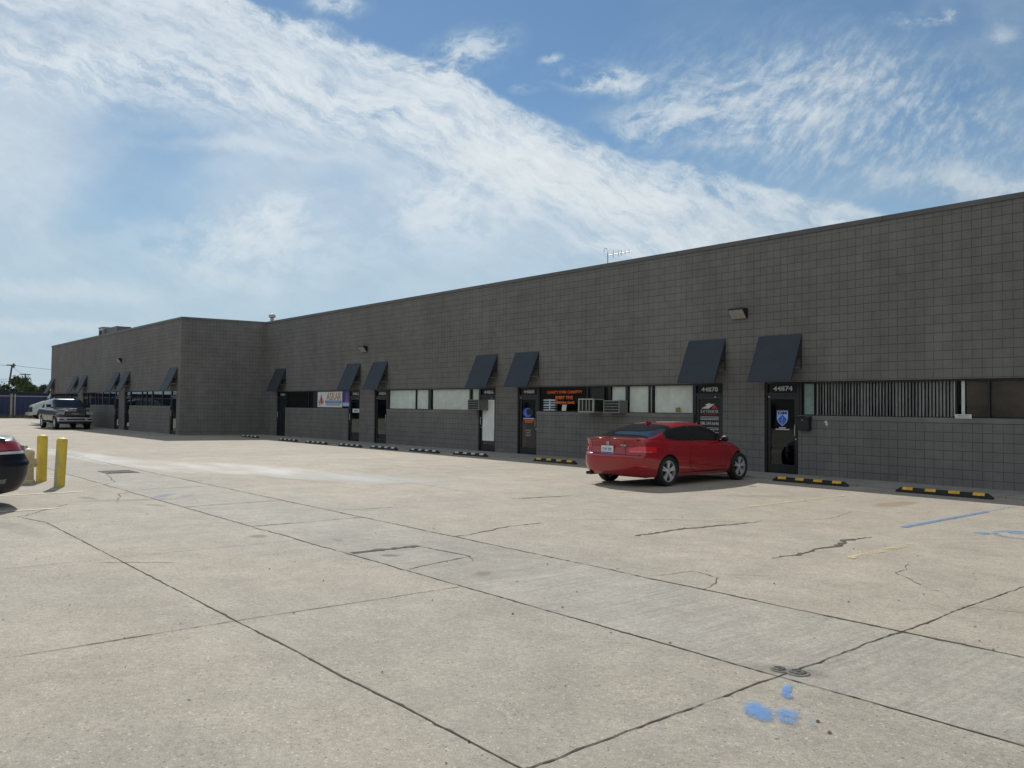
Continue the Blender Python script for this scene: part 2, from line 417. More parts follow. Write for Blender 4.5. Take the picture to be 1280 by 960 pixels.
M_cab = pm('white truck paint', (0.50, 0.55, 0.55), 0.3, 0, 0.06, 2, coat=0.6)
M_cream = pm('cream hydrant paint', (0.52, 0.42, 0.24), 0.6, 0, 0.18, 9, bump=0.15)
M_steel = pm('galvanised steel', (0.36, 0.36, 0.36), 0.45, 0.7, 0.15, 14)
M_fencep = pm('weathered fence post', (0.30, 0.25, 0.19), 0.8, 0, 0.2, 6)
M_wood = pm('weathered pole wood', (0.085, 0.070, 0.058), 0.9, 0, 0.3, 2)

def mat_bollard(name, fade):
    m, nt, b = new_mat(name)
    p = nt.obj(); x, y, z = nt.sep(p)
    col = nt.mix(nt.ss(nt.noise(p, 6, 5, 0.7), 0.35, 0.7), (0.70, 0.52, 0.06), (0.56, 0.42, 0.08))
    side = nt.math('ADD', nt.math('MULTIPLY', x, -2.6), nt.math('MULTIPLY', y, -2.6))      # the flank that cars rub against
    wear = nt.ss(nt.math('ADD', nt.noise(nt.vmath('MULTIPLY', p, (1, 1, 0.4)), 6, 6, 0.75), nt.math('MULTIPLY', side, fade)), 0.62 - 0.28 * fade, 0.74 - 0.10 * fade)
    top = nt.ss(z, 0.78, 0.60)
    col = nt.mix(nt.math('MULTIPLY', nt.math('MULTIPLY', wear, top), 0.85), col, (0.34, 0.32, 0.27))
    rust = nt.ss(nt.noise(p, 14, 6, 0.75), 0.60, 0.68)
    col = nt.mix(nt.math('MULTIPLY', rust, 0.5), col, (0.12, 0.07, 0.03))
    nt.put(b.inputs['Base Color'], col); b.inputs['Roughness'].default_value = 0.62
    nt.put(b.inputs['Normal'], nt.bump(nt.noise(p, 30, 4), 0.12, 0.01))
    return m

def mat_leaf(name, c1, c2):
    m, nt, b = new_mat(name)
    col = nt.mix(nt.ss(nt.noise(nt.pos(), 0.7, 4), 0.35, 0.65), c1, c2)
    nt.put(b.inputs['Base Color'], col); b.inputs['Roughness'].default_value = 0.6
    b.inputs['Subsurface Weight'].default_value = 0.0
    return m
M_leaf = mat_leaf('tree leaves', (0.035, 0.062, 0.020), (0.075, 0.095, 0.030))
M_weed = mat_leaf('weeds', (0.075, 0.085, 0.030), (0.16, 0.13, 0.06))
M_bluewall = pm('dark blue corrugated wall', (0.004, 0.017, 0.072), 0.6, 0, 0.15, 0.6)

# ------------------------------------------------------------------ setting: ground, walk, markings
g = MB(); g.add([(-900, -900, 0), (900, -900, 0), (900, 900, 0), (-900, 900, 0)], [(0, 1, 2, 3)])
ground = g.build('ground', M_ground, fix=False); tag(ground, 'weathered concrete car park with joints, cracks and pale dried water stains', 'ground', kind='structure')

def mat_walk():
    m, nt, b = new_mat('walk concrete')
    p = nt.pos(); x, y, z = nt.sep(p)
    col = nt.mix(nt.ss(nt.noise(p, 0.8, 5, 0.6), 0.3, 0.7), (0.25, 0.235, 0.205), (0.31, 0.29, 0.25))
    k = nt.math('MULTIPLY', nt.val(nt.noise(p, 30, 5, 0.7), 0.8, 1.2), nt.val(nt.ss(nt.noise(p, 3, 5), 0.3, 0.7), 0.88, 1.08))
    jt = nt.math('PINGPONG', x, 0.75)
    k = nt.math('MULTIPLY', k, nt.ss(jt, 0.004, 0.014, 0.45, 1.0))
    nt.put(b.inputs['Base Color'], nt.scale(col, k)); b.inputs['Roughness'].default_value = 0.9
    nt.put(b.inputs['Normal'], nt.bump(nt.noise(p, 40, 5, 0.7), 0.3, 0.006))
    return m
M_walk = mat_walk()
WX0, WX1 = -43.95, 14.0      # main front
VX0, VX1 = -75.7, -44.67     # projecting wing
WY = -4.37
w = MB()
w.box(WX0 + 0.05, WX1, -1.53, 0.0, -0.05, 0.035, 0.012)
w.box(VX0, VX1 + 0.6, WY - 1.35, WY, -0.05, 0.035, 0.012)
w.prism([(-44.07, -1.535), (-44.07, WY + 0.001), (-43.5, -3.0), (-43.2, -1.535)], 'z', -0.05, 0.030)
tag(w.build('sidewalk', M_walk), 'low concrete walk along the foot of the block wall', 'sidewalk', kind='structure')

JR = random.Random(5)
def ribbon(mb, pts, width, z=0.004, jit=0.012, step=0.05, wvar=0.75, taper=False):
    """irregular dark line on the ground: centre line jitters, width wanders"""
    P = [Vector((a, b, 0)) for a, b in pts]; line = []
    for a, b in zip(P, P[1:]):
        n = max(1, int((b - a).length / step))
        for i in range(n): line.append(a.lerp(b, i / n))
    line.append(P[-1]); left, right = [], []
    seed = JR.random() * 100
    for i, q in enumerate(line):
        d = (line[min(i + 1, len(line) - 1)] - line[max(i - 1, 0)]).normalized(); n = Vector((-d.y, d.x, 0))
        off = (mnoise.noise(q * 1.3 + Vector((seed, 0, 0))) * 1.2 + mnoise.noise(q * 6 + Vector((0, seed, 0))) * 0.8) * jit
        wd = width * (1 + wvar * 1.6 * mnoise.noise(q * 2.1 + Vector((0, 0, seed))))
        wd = max(width * 0.10, wd * 0.46)
        if taper: wd *= max(0.12, math.sin(math.pi * min(0.97, max(0.03, i / max(1, len(line) - 1)))) ** 0.6)
        c1 = max(0, mnoise.noise(q * 17 + Vector((seed, 3, 0)))) * width * 0.9; c2 = max(0, mnoise.noise(q * 15 + Vector((9, seed, 0)))) * width * 0.9
        left.append((*(q + n * (off + wd / 2 + c1)).xy, z)); right.append((*(q + n * (off - wd / 2 - c2)).xy, z))
    mb.grid([left, right])
    return line

jm = MB()
ribbon(jm, [(-13.6, -17.0), (-12.7, -16.8), (9, -16.8)], 0.016, jit=0.008)
ribbon(jm, [(-24, -14.75), (-8.3, -14.72), (-7.0, -14.72)], 0.022, jit=0.02)
ribbon(jm, [(-7.0, -14.72), (9, -14.68)], 0.017, jit=0.006)
ribbon(jm, [(-34, -13.02), (9, -13.06)], 0.026, jit=0.014)
ribbon(jm, [(-2.82, -34), (-2.82, -14.60), (-2.83, -10.9), (-2.80, -9.3)], 0.016, jit=0.016)
ribbon(jm, [(-6.12, -34), (-6.12, -16.8)], 0.014, jit=0.006)
ribbon(jm, [(-6.12, -16.8), (-6.05, -14.75)], 0.012, jit=0.008)
ribbon(jm, [(-10.75, -14.72), (-10.72, -13.05)], 0.028, jit=0.008)
ribbon(jm, [(-13.42, -14.72), (-13.42, -13.05)], 0.028, jit=0.008)
ribbon(jm, [(-16.6, -14.72), (-16.6, -13.05)], 0.022, jit=0.01)
ribbon(jm, [(-9.4, -34), (-9.4, -16.8)], 0.006, jit=0.006)
ribbon(jm, [(-9.4, -16.8), (-9.35, -14.75)], 0.007, jit=0.006)
ribbon(jm, [(-13.62, -18.5), (-13.62, -16.9), (-14.8, -16.1)], 0.022, jit=0.02)
tag(jm.build('expansion_joints', M_joint, fix=False), 'dark joints between the concrete slabs', 'joints', kind='structure')
cm = MB()
for pts, wd in (([(-11.62, -13.0), (-11.5, -11.9)], 0.028), ([(-17.95, -12.9), (-17.9, -11.4), (-15.3, -10.5)], 0.02), ([(-15.1, -10.4), (-14.8, -9.0), (-14.9, -7.6)], 0.02),
                ([(-8.46, -13.05), (-8.55, -12.5), (-8.7, -11.9), (-8.75, -11.2)], 0.045), ([(-11.35, -9.6), (-11.1, -8.3)], 0.06), ([(-9.2, -10.7), (-8.75, -10.62), (-7.8, -9.4), (-7.2, -8.9), (-6.7, -8.5)], 0.016),
                ([(-7.1, -11.1), (-7.15, -10.2), (-7.0, -9.2), (-6.98, -8.45)], 0.075), ([(-5.14, -11.1), (-5.06, -10.5), (-5.16, -10.1), (-5.1, -9.7), (-5.26, -9.2), (-5.2, -8.65)], 0.10),
                ([(-5.33, -13.0), (-5.2, -12.4), (-4.85, -12.5), (-4.62, -13.05)], 0.016), ([(-6.98, -8.45), (-6.5, -7.4), (-6.7, -6.2)], 0.012), ([(-4.9, -12.3), (-4.6, -12.0)], 0.014),
                ([(-3.0, -11.6), (-3.9, -10.8), (-4.1, -10.0)], 0.010), ([(-2.9, -11.9), (-2.4, -11.6), (-2.0, -11.5)], 0.012), ([(-16.9, -13.9), (-16.0, -15.0), (-14.6, -15.4)], 0.018),
                ([(-21.4, -13.9), (-18.5, -14.4), (-17.2, -15.4)], 0.02), ([(-9.2, -17.0), (-8.75, -16.4)], 0.02), ([(-7.3, -13.72), (-6.95, -13.9)], 0.012), ([(-20, -9.5), (-16, -9.3), (-12, -9.6)], 0.010),
                ([(-26, -8), (-22, -6.5), (-18, -6.9)], 0.012), ([(-3.2, -8.1), (-2.6, -8.6), (-1.9, -8.7)], 0.010), ([(-9.6, -7.6), (-8.9, -7.2)], 0.02)):
    ribbon(cm, pts, wd, jit=0.05, step=0.06, wvar=0.7, taper=True)
# patched square with a broken edge
ribbon(cm, [(-8.16, -14.66), (-8.12, -13.80)], 0.14, jit=0.02, step=0.05)
ribbon(cm, [(-8.12, -13.80), (-7.22, -13.72)], 0.022, jit=0.01)
ribbon(cm, [(-7.22, -13.72), (-7.12, -14.25), (-7.02, -14.66)], 0.014, jit=0.02)
tag(cm.build('pavement_cracks', M_crack, fix=False), 'irregular dark cracks across the concrete slabs', 'cracks', kind='structure')

def stripe(mb, x, y0, y1, wd=0.10, z=0.008):
    n = 24; L = []; Rr = []
    for i in range(n + 1):
        y = y0 + (y1 - y0) * i / n
        L.append((x - wd / 2 + 0.006 * math.sin(i * 2.1), y, z)); Rr.append((x + wd / 2 + 0.006 * math.cos(i * 1.7), y, z))
    mb.grid([L, Rr])
yl = MB()
for (x, a, b_) in ((-8.12, -7.4, -3.7), (-4.60, -10.4, -8.8), (-11.05, -7.2, -6.0), (-14.0, -7.0, -5.6), (-17.0, -7.5, -4.0), (-19.8, -7.2, -5.0), (-22.6, -7.5, -4.5)):
    stripe(yl, x, a, b_, 0.11)
tag(yl.build('faded_parking_lines', mat_worn_paint('faded yellow line paint', (0.62, 0.50, 0.25), 0.47, 5.0), fix=False), 'faded yellow parking lines worn into the concrete', 'parking lines', kind='structure')
wl = MB()
for (x, a, b_) in ((-20.15, -17.8, -14.95), (-16.75, -18.5, -15.42), (-14.30, -19.5, -16.30)):
    stripe(wl, x, a, b_, 0.075)
tag(wl.build('cream_parking_lines', mat_worn_paint('cream line paint', (0.72, 0.66, 0.50), 0.60, 6.0), fix=False), 'thin cream parking lines beside the bollards', 'parking lines', kind='structure')
bl = MB(); stripe(bl, -5.37, -7.35, -4.2, 0.105)
M_bluepaint = mat_worn_paint('worn blue paint', (0.12, 0.24, 0.46), 0.54, 8.0, 0.16)
M_bluefaint = mat_worn_paint('faint blue paint', (0.20, 0.34, 0.52), 0.47, 6.0)
tag(bl.build('blue_parking_line', M_bluepaint, fix=False), 'worn blue line of the accessible bay', 'parking line', kind='structure')
bf = MB(); stripe(bf, -5.39, -4.2, -2.9, 0.09); stripe(bf, -2.65, -7.2, -3.4, 0.10)
tag(bf.build('faint_blue_line', M_bluefaint, fix=False), 'faint rest of the blue bay line', 'parking line', kind='structure')

def blob(mb, cx, cy, rx, ry, ang, z=0.008, seed=0, wob=0.22, n=40):
    vs = [(cx, cy, z)]
    for i in range(n):
        t = 2 * math.pi * i / n
        k = 1 + wob * mnoise.noise(Vector((math.cos(t) * 1.6 + seed, math.sin(t) * 1.6, seed * 3.1)))
        a, b_ = rx * k * math.cos(t), ry * k * math.sin(t)
        vs.append((cx + a * math.cos(ang) - b_ * math.sin(ang), cy + a * math.sin(ang) + b_ * math.cos(ang), z))
    mb.add(vs, [(0, 1 + i, 1 + (i + 1) % n) for i in range(n)])
def arc(mb, cx, cy, r, a0, a1, wd, z=0.008, n=30, sy=1.0):
    A = []; B = []
    for i in range(n + 1):
        t = a0 + (a1 - a0) * i / n
        A.append((cx + (r - wd / 2) * math.cos(t), cy + sy * (r - wd / 2) * math.sin(t), z)); B.append((cx + (r + wd / 2) * math.cos(t), cy + sy * (r + wd / 2) * math.sin(t), z))
    mb.grid([A, B])
# spray-painted utility marks near the valve boxes: dense middle, grainy fading edge
def mat_spray(name, col):
    m, nt, b = new_mat(name); p = nt.pos()
    at = nt.node('ShaderNodeAttribute', attribute_name='paint_amount').outputs['Fac']
    f = nt.math('ADD', nt.math('MULTIPLY', nt.noise(p, 36, 5, 0.7), 0.5), nt.math('MULTIPLY', nt.ss(nt.noise(p, 120, 3, 0.8), 0.25, 0.75), 0.5))
    rgb = nt.node('ShaderNodeRGB'); rgb.outputs[0].default_value = (*col, 1)
    nt.put(b.inputs['Base Color'], nt.scale(rgb.outputs[0], nt.val(nt.noise(p, 60, 4), 0.75, 1.25))); b.inputs['Roughness'].default_value = 0.8
    a = nt.ss(nt.math('ADD', f, nt.math('MULTIPLY', nt.math('SUBTRACT', at, 0.5), 0.50)), 0.38, 0.80)
    nt.put(b.inputs['Alpha'], nt.math('MULTIPLY', a, 0.70)); return m
def spray(name, blobs, mat, label):
    m_ = MB(); dens = []
    for k, (cx, cy, rx, ry, ang, top) in enumerate(blobs):
        n = 36; vs = [(cx, cy, 0.008 + 0.0002 * k)]; dn = [top]
        for rr, dd in ((0.55, top), (0.85, top * 0.6), (1.25, 0.0)):
            for i in range(n):
                t = 2 * math.pi * i / n; q = rr * (1 + 0.25 * mnoise.noise(Vector((math.cos(t) * 1.5 + k * 7.3, math.sin(t) * 1.5, k * 2.2))))
                a, b_ = rx * q * math.cos(t), ry * q * math.sin(t); vs.append((cx + a * math.cos(ang) - b_ * math.sin(ang), cy + a * math.sin(ang) + b_ * math.cos(ang), 0.008 + 0.0002 * k)); dn.append(dd)
        fs = [(0, 1 + i, 1 + (i + 1) % n) for i in range(n)]
        for r_ in range(2): fs += [(1 + r_ * n + i, 1 + (r_ + 1) * n + i, 1 + (r_ + 1) * n + (i + 1) % n, 1 + r_ * n + (i + 1) % n) for i in range(n)]
        m_.add(vs, fs); dens += dn
    o = m_.build(name, mat, fix=False); at = o.data.attributes.new('paint_amount', 'FLOAT', 'POINT'); at.data.foreach_set('value', dens)
    return tag(o, label, 'paint marks', kind='structure')
FA = math.atan2(0.648, -0.761)
M_spray = mat_spray('blue spray paint', (0.10, 0.27, 0.58))
spray('utility_paint_marks', [(-2.660, -14.885, 0.115, 0.028, math.atan2(0.21 * 0.648 + 0.09 * 0.761, -0.21 * 0.761 + 0.09 * 0.648), 1.0), (-2.600, -14.985, 0.06, 0.04, FA, 0.9),
                              (-2.560, -15.340, 0.150, 0.076, FA, 1.0), (-2.435, -15.245, 0.095, 0.066, FA, 0.85), (-2.395, -15.335, 0.070, 0.052, FA + 0.4, 0.8), (-2.285, -15.262, 0.045, 0.018, FA, 0.5)], M_spray, 'blue spray paint blotches beside the valve covers')
spray('far_paint_mark', [(-15.3, -14.42, 0.42, 0.13, FA, 0.62), (-15.05, -14.10, 0.35, 0.10, FA, 0.45)], mat_spray('violet blue spray paint', (0.10, 0.16, 0.55)), 'small violet blue spray paint mark on the drainage strip')
# wheelchair symbol of the accessible bay
wc = MB(); cx, cy = -3.95, -6.72
arc(wc, cx, cy, 0.42, R(150), R(395), 0.085)
blob(wc, cx - 0.50, cy - 0.28, 0.10, 0.14, 0.3, seed=8.8)
blob(wc, cx - 0.02, cy + 0.98, 0.12, 0.12, 0, seed=6.1, wob=0.1)
wc.add([(cx - 0.06, cy + 0.80, 0.008), (cx + 0.06, cy + 0.80, 0.008), (cx + 0.10, cy + 0.14, 0.008), (cx - 0.03, cy + 0.14, 0.008)], [(0, 3, 2, 1)])
wc.add([(cx + 0.10, cy + 0.25, 0.0081), (cx + 0.42, cy + 0.25, 0.0081), (cx + 0.42, cy + 0.14, 0.0081), (cx + 0.10, cy + 0.14, 0.0081)], [(0, 3, 2, 1)])
wc.add([(cx + 0.42, cy + 0.25, 0.008), (cx + 0.54, cy + 0.25, 0.008), (cx + 0.74, cy - 0.30, 0.008), (cx + 0.63, cy - 0.33, 0.008)], [(0, 3, 2, 1)])
wc.add([(cx - 0.42, cy + 0.30, 0.0081), (cx - 0.03, cy + 0.52, 0.0081), (cx + 0.02, cy + 0.10, 0.0081), (cx - 0.28, cy + 0.02, 0.0081)], [(0, 3, 2, 1)])
tag(wc.build('wheelchair_symbol', mat_worn_paint('worn blue symbol paint', (0.15, 0.30, 0.50), 0.49, 6.0, 0.14), fix=False), 'worn blue wheelchair symbol painted in the bay', 'symbol', kind='structure')

# ------------------------------------------------------------------ the building
B = thing('warehouse_building', 'long low dark grey block building with numbered shop doors and a projecting wing', 'building', (0, 0, 0))
ZH, ZS, ZT = 2.41, 1.545, 6.20
T = 0.20
GY = 0.10     # glass plane behind the face
def build_front(x0, x1, yf, doors, windows, name):
    """block front between x0 and x1: lintel wall above, piers and low walls below"""
    mb = MB()
    mb.box(x0, x1, yf, yf + T, ZH, ZT)
    cuts = sorted([(a, b_, 0.0) for a, b_ in doors] + [(a, b_, ZS - 0.11) for a, b_ in windows])
    x = x0
    for a, b_, top in cuts:
        if a > x + 1e-4: mb.box(x, a, yf, yf + T, 0, ZH)
        if top > 0:
            mb.box(a, b_, yf, yf + T, 0, top)
            sl = MB(); sl.box(a, b_, yf - 0.006, yf + T, top, ZS); sl.build('window_sill', M_sill, B)
        x = b_
    if x < x1: mb.box(x, x1, yf, yf + T, 0, ZH)
    mb.build(name, M_block, B)
main_doors = {'A': (-42.40, -41.30), 'B': (-34.56, -33.50), 'C': (-32.20, -31.16), 'D': (-24.62, -23.60), 'E': (-22.36, -21.32), 'F': (-14.64, -13.62), 'G': (-12.32, -11.33)}
main_wins = [(-41.30, -34.56), (-31.16, -24.62), (-21.32, -14.64), (-11.33, -4.60)]
build_front(WX0, WX1, 0.0, list(main_doors.values()), main_wins, 'front_wall')
wing_doors = {'W1': (-46.27, -45.27), 'W2': (-54.84, -53.78), 'W3': (-57.07, -56.06), 'W4': (-65.17, -64.10), 'W5': (-67.70, -66.68), 'W6': (-75.40, -74.30)}
wing_wins = [(-53.78, -46.27), (-64.10, -57.07), (-74.30, -67.70)]
build_front(VX0, VX1, WY, list(wing_doors.values()), wing_wins, 'wing_wall')
# return wall between wing and main front, far end wall, rear walls
rw = MB()
rw.add([(VX1, WY, 0), (WX0, 0, 0), (WX0, 0, ZT), (VX1, WY, ZT), (VX1, WY + T, 0), (WX0, T, 0), (WX0, T, ZT), (VX1, WY + T, ZT)],
       [(0, 1, 2, 3), (4, 7, 6, 5), (0, 3, 7, 4), (1, 5, 6, 2), (3, 2, 6, 7), (0, 4, 5, 1)])
rw.build('return_wall', M_block, B)
ew = MB(); ew.box(VX0, VX0 + T, WY + T, 28, 0, ZT); ew.box(WX1 - T, WX1, T, 28, 0, ZT); ew.box(VX0, WX1, 28, 28.2, 0, ZT)
ew.build('end_wall', M_block, B)
cp = MB()
cp.box(VX1 + 0.7, WX1 + 0.03, -0.03, T + 0.08, ZT, ZT + 0.12, 0.008)
cp.box(VX0 - 0.03, VX1 + 0.03, WY - 0.03, WY + T + 0.08, ZT + 0.001, ZT + 0.121, 0.008)
cp.add([(VX1 + 0.035, WY - 0.03, ZT), (WX0 + 0.035, 0.2, ZT), (WX0 - 0.3, 0.2, ZT), (VX1 - 0.3, WY + 0.2, ZT), (VX1 + 0.035, WY - 0.03, ZT + 0.118), (WX0 + 0.035, 0.2, ZT + 0.118), (WX0 - 0.3, 0.2, ZT + 0.118), (VX1 - 0.3, WY + 0.2, ZT + 0.118)],
       [(0, 1, 2, 3), (4, 7, 6, 5), (0, 4, 5, 1), (1, 5, 6, 2), (2, 6, 7, 3), (3, 7, 4, 0)])
cp.box(VX0 - 0.03, VX0 + T + 0.08, WY + T + 0.09, 28.2, ZT, ZT + 0.12)
cp.build('coping', M_coping, B)
rf = MB(); rf.box(VX0 + T, VX1, WY + T, T, 5.75, 5.9); rf.box(VX0 + T, WX1 - T, T, 28, 5.751, 5.9); rf.build('roof', M_roof, B)
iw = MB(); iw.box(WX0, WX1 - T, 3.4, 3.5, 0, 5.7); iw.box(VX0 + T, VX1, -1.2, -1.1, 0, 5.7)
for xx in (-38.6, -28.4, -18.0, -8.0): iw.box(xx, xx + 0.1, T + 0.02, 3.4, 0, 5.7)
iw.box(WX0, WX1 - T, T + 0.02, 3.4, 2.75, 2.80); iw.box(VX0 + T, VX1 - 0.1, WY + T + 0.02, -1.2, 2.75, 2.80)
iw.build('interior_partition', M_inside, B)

def make_door(key, x0, x1, yf, number, leaf='glass', handle_side=1):
    """aluminium storefront door: frame, transom with number, leaf with glass and pull handle"""
    yg = yf + GY; f = MB(); w_ = 0.06
    f.box(x0, x0 + w_, yg - 0.05, yg + 0.05, 0.035, ZH); f.box(x1 - w_, x1, yg - 0.05, yg + 0.05, 0.035, ZH)
    f.box(x0 + w_, x1 - w_, yg - 0.05, yg + 0.05, ZH - 0.05, ZH); f.box(x0 + w_, x1 - w_, yg - 0.05, yg + 0.05, 2.07, 2.13)
    f.box(x0, x1, yg - 0.06, yg + 0.06, 0.0, 0.035)
    a, b_ = x0 + w_ + 0.004, x1 - w_ - 0.004
    # leaf stiles and rails
    st = 0.085
    f.box(a, a + st, yg - 0.025, yg + 0.025, 0.045, 2.065); f.box(b_ - st, b_, yg - 0.025, yg + 0.025, 0.045, 2.065)
    f.box(a + st, b_ - st, yg - 0.025, yg + 0.025, 1.965, 2.065); f.box(a + st, b_ - st, yg - 0.025, yg + 0.025, 0.045, 0.26)
    d = f.build('door', M_black, B)
    gl = MB(); gl.box(a + st, b_ - st, yg - 0.004, yg + 0.004, 0.26, 1.965); gl.box(x0 + w_, x1 - w_, yg - 0.004, yg + 0.004, 2.13, ZH - 0.05)
    gl.build('door_glass', M_glass_dk, d)
    tp = MB(); tp.box(x0 + w_ + 0.01, x1 - w_ - 0.01, yg + 0.012, yg + 0.02, 2.14, ZH - 0.06); tp.build('transom_panel', M_coping, d)
    hx = b_ - st / 2 if handle_side > 0 else a + st / 2
    h = MB(); h.tube((hx, yg - 0.075, 1.02), (hx, yg - 0.075, 1.30), 0.011, n=8); h.tube((hx, yg - 0.075, 1.04), (hx, yg - 0.02, 1.04), 0.009, n=8); h.tube((hx, yg - 0.075, 1.28), (hx, yg - 0.02, 1.28), 0.009, n=8)
    h.tube((hx, yg - 0.035, 0.93), (hx, yg - 0.024, 0.93), 0.02, n=12)
    h.build('handle', M_chrome, d)
    cl = MB(); cx0 = a + 0.03 if handle_side > 0 else b_ - 0.25
    cl.box(cx0, cx0 + 0.05, yg - 0.055, yg - 0.026, 2.015, 2.035); cl.build('door_closer', M_chrome, d)
    if number:
        text('door_number', number, (x0 + x1) / 2, 2.245, 0.56, 0.135, yg - 0.008, M_numb, d, bold=0.03)
    pl = MB(); p0, p1 = a + st + 0.005, b_ - st - 0.005
    if leaf == 'grey': pl.box(p0, p1, yg + 0.012, yg + 0.02, 0.265, 1.96); pl.build('reflection_sheet', M_doorreflect, d)  # grey leaf: coloured sheet standing in for the reflection in the door glass
    if leaf == 'white': pl.box(p0, p1, yg - 0.012, yg - 0.006, 0.42, 1.955); pl.build('door_film', M_board, d)
    d['label'] = {'grey': 'black framed glass door with a painted grey blue reflection', 'white': 'black framed glass door covered with white film', 'glass': 'black framed glass door with number above'}[leaf] + (' ' + number if number else '')
    return d, p0, p1, yg
nums = dict(A='44860', B='44862', C='44864', D='44866', E='44868', F='44870', G='44874')
DOOR = {}
for k, (a, b_) in main_doors.items():
    DOOR[k] = make_door(k, a, b_, 0.0, nums[k], {'A': 'grey', 'D': 'white'}.get(k, 'glass'), -1 if k in 'BDFA' else 1)
for k, (a, b_) in wing_doors.items():
    DOOR[k] = make_door(k, a, b_, WY, {'W1': '44858', 'W2': '44856', 'W3': '44854'}.get(k), 'glass', -1 if k in ('W1', 'W3', 'W5') else 1)

def make_window(x0, x1, yf, mull, label):
    yg = yf + GY; f = MB()
    f.box(x0, x1, yg - 0.04, yg + 0.04, ZH - 0.04, ZH); f.box(x0, x1, yg - 0.04, yg + 0.04, ZS, ZS + 0.02)
    for m_, wd in [(x0 + 0.03, 0.06), (x1 - 0.03, 0.06)] + list(mull): f.box(m_ - wd / 2, m_ + wd / 2, yg - 0.04, yg + 0.04, ZS + 0.02, ZH - 0.04)
    o = f.build('window', M_black, B); o['label'] = label
    return o, yg
def pane(o, x0, x1, yg, mat): 
    m_ = MB(); m_.box(x0 + 0.02, x1 - 0.02, yg - 0.003, yg + 0.003, ZS + 0.02, ZH - 0.03); m_.build('window_pane', mat, o)
def slats(o, x0, x1, yg, mat, pitch=0.09, ang=25, wd=0.085, name='blinds', jit=6):
    m_ = MB(); n = int((x1 - x0) / pitch)
    for i in range(n + 1):
        x = x0 + (x1 - x0) * (i + 0.5) / (n + 1); a = R(ang + JR.uniform(-jit, jit)); c, s_ = math.cos(a) * wd / 2, math.sin(a) * wd / 2
        t = 0.0012
        pts = [(x - c, yg + 0.05 - s_), (x + c, yg + 0.05 + s_), (x + c - t, yg + 0.052 + s_), (x - c - t, yg + 0.052 - s_)]
        m_.prism(pts, 'z', ZS + 0.01, ZH - 0.02)
    m_.build(name, mat, o)
def board(o, x0, x1, yg, mat, name='window_board', dy=0.03, z0=ZS + 0.03, z1=ZH - 0.045):
    m_ = MB(); m_.box(x0, x1, yg + dy, yg + dy + 0.012, z0, z1); return m_.build(name, mat, o)

wAB, yg = make_window(-41.30, -34.56, 0, [(-38.75, 0.06), (-38.0, 0.42), (-35.21, 0.05)], 'dark strip window beside the door with the grey blue reflection')
pane(wAB, -41.30, -34.56, yg, M_glass_dk)
wCD, yg = make_window(-31.16, -24.62, 0, [(-28.97, 0.04), (-27.95, 0.20), (-25.22, 0.10)], 'strip window with white boards and pale vertical blinds')
pane(wCD, -31.16, -24.62, yg, M_glass)
board(wCD, -31.08, -29.0, yg, M_board); board(wCD, -28.94, -28.12, yg, M_board)
slats(wCD, -27.80, -25.30, yg, M_blind, 0.085, 12, 0.09); slats(wCD, -25.15, -24.66, yg, M_blind, 0.085, 12, 0.09)
wEF, yg = make_window(-21.32, -14.64, 0, [(-18.92, 0.05), (-18.20, 0.05), (-17.95, 0.08), (-17.22, 0.10), (-16.33, 0.04), (-16.20, 0.04)], 'strip window with orange lettering, dark panes and pale blinds')
pane(wEF, -21.32, -14.64, yg, M_glass)
slats(wEF, -17.88, -17.28, yg, M_blind, 0.085, 10, 0.09); slats(wEF, -17.15, -16.38, yg, M_blind, 0.085, 10, 0.09); slats(wEF, -16.15, -14.70, yg, M_blind, 0.085, 10, 0.09)
board(wEF, -16.32, -16.21, yg, M_board)
board(wEF, -18.85, -18.24, yg, M_acdark, 'dark_film')
wG, yg = make_window(-11.33, -4.60, 0, [(-7.53, 0.04), (-6.86, 0.04)], 'strip window with narrow vertical slats and a brown shade')
pane(wG, -11.33, -4.60, yg, M_glass)
slats(wG, -10.92, -7.62, yg, M_blindgrey, 0.078, -38, 0.078, jit=8)
cu = MB(); rows = []
for zz in (ZS + 0.03, ZH - 0.05): rows.append([(-11.24 + 0.27 * i / 24, yg + 0.04 + 0.02 * math.sin(i * 1.3), zz) for i in range(25)])
cu.grid(rows); cu.build('curtain', M_curtain, wG, smooth=40, fix=False)
board(wG, -7.60, -7.51, yg, M_blind, 'blind_end'); board(wG, -7.44, -7.37, yg, M_board, 'shade_edge')
board(wG, -7.34, -4.66, yg, M_brown, 'brown_shade', 0.05)
for i, (a, b_) in enumerate(wing_wins):
    span = b_ - a
    o, yg = make_window(a, b_, WY, [(a + span * 0.30, 0.07), (a + span * 0.42, 0.06), (a + span * 0.56, 0.12), (a + span * 0.80, 0.06)],
                        ['dark strip window of the wing nearest its corner', 'dark strip window in the middle of the wing', 'dark strip window at the far end of the wing'][i])
    pane(o, a, b_, yg, M_glass_dk)
    slats(o, a + span * 0.57 + 0.1, a + span * 0.79, yg, M_blindgrey, 0.09, -50, 0.085)

# ---- door graphics
def art(name, polys, y, mat, parent, t=0.003):
    m_ = MB()
    for pl in polys: m_.prism(pl, 'y', y - t, y)
    return m_.build(name, mat, parent)
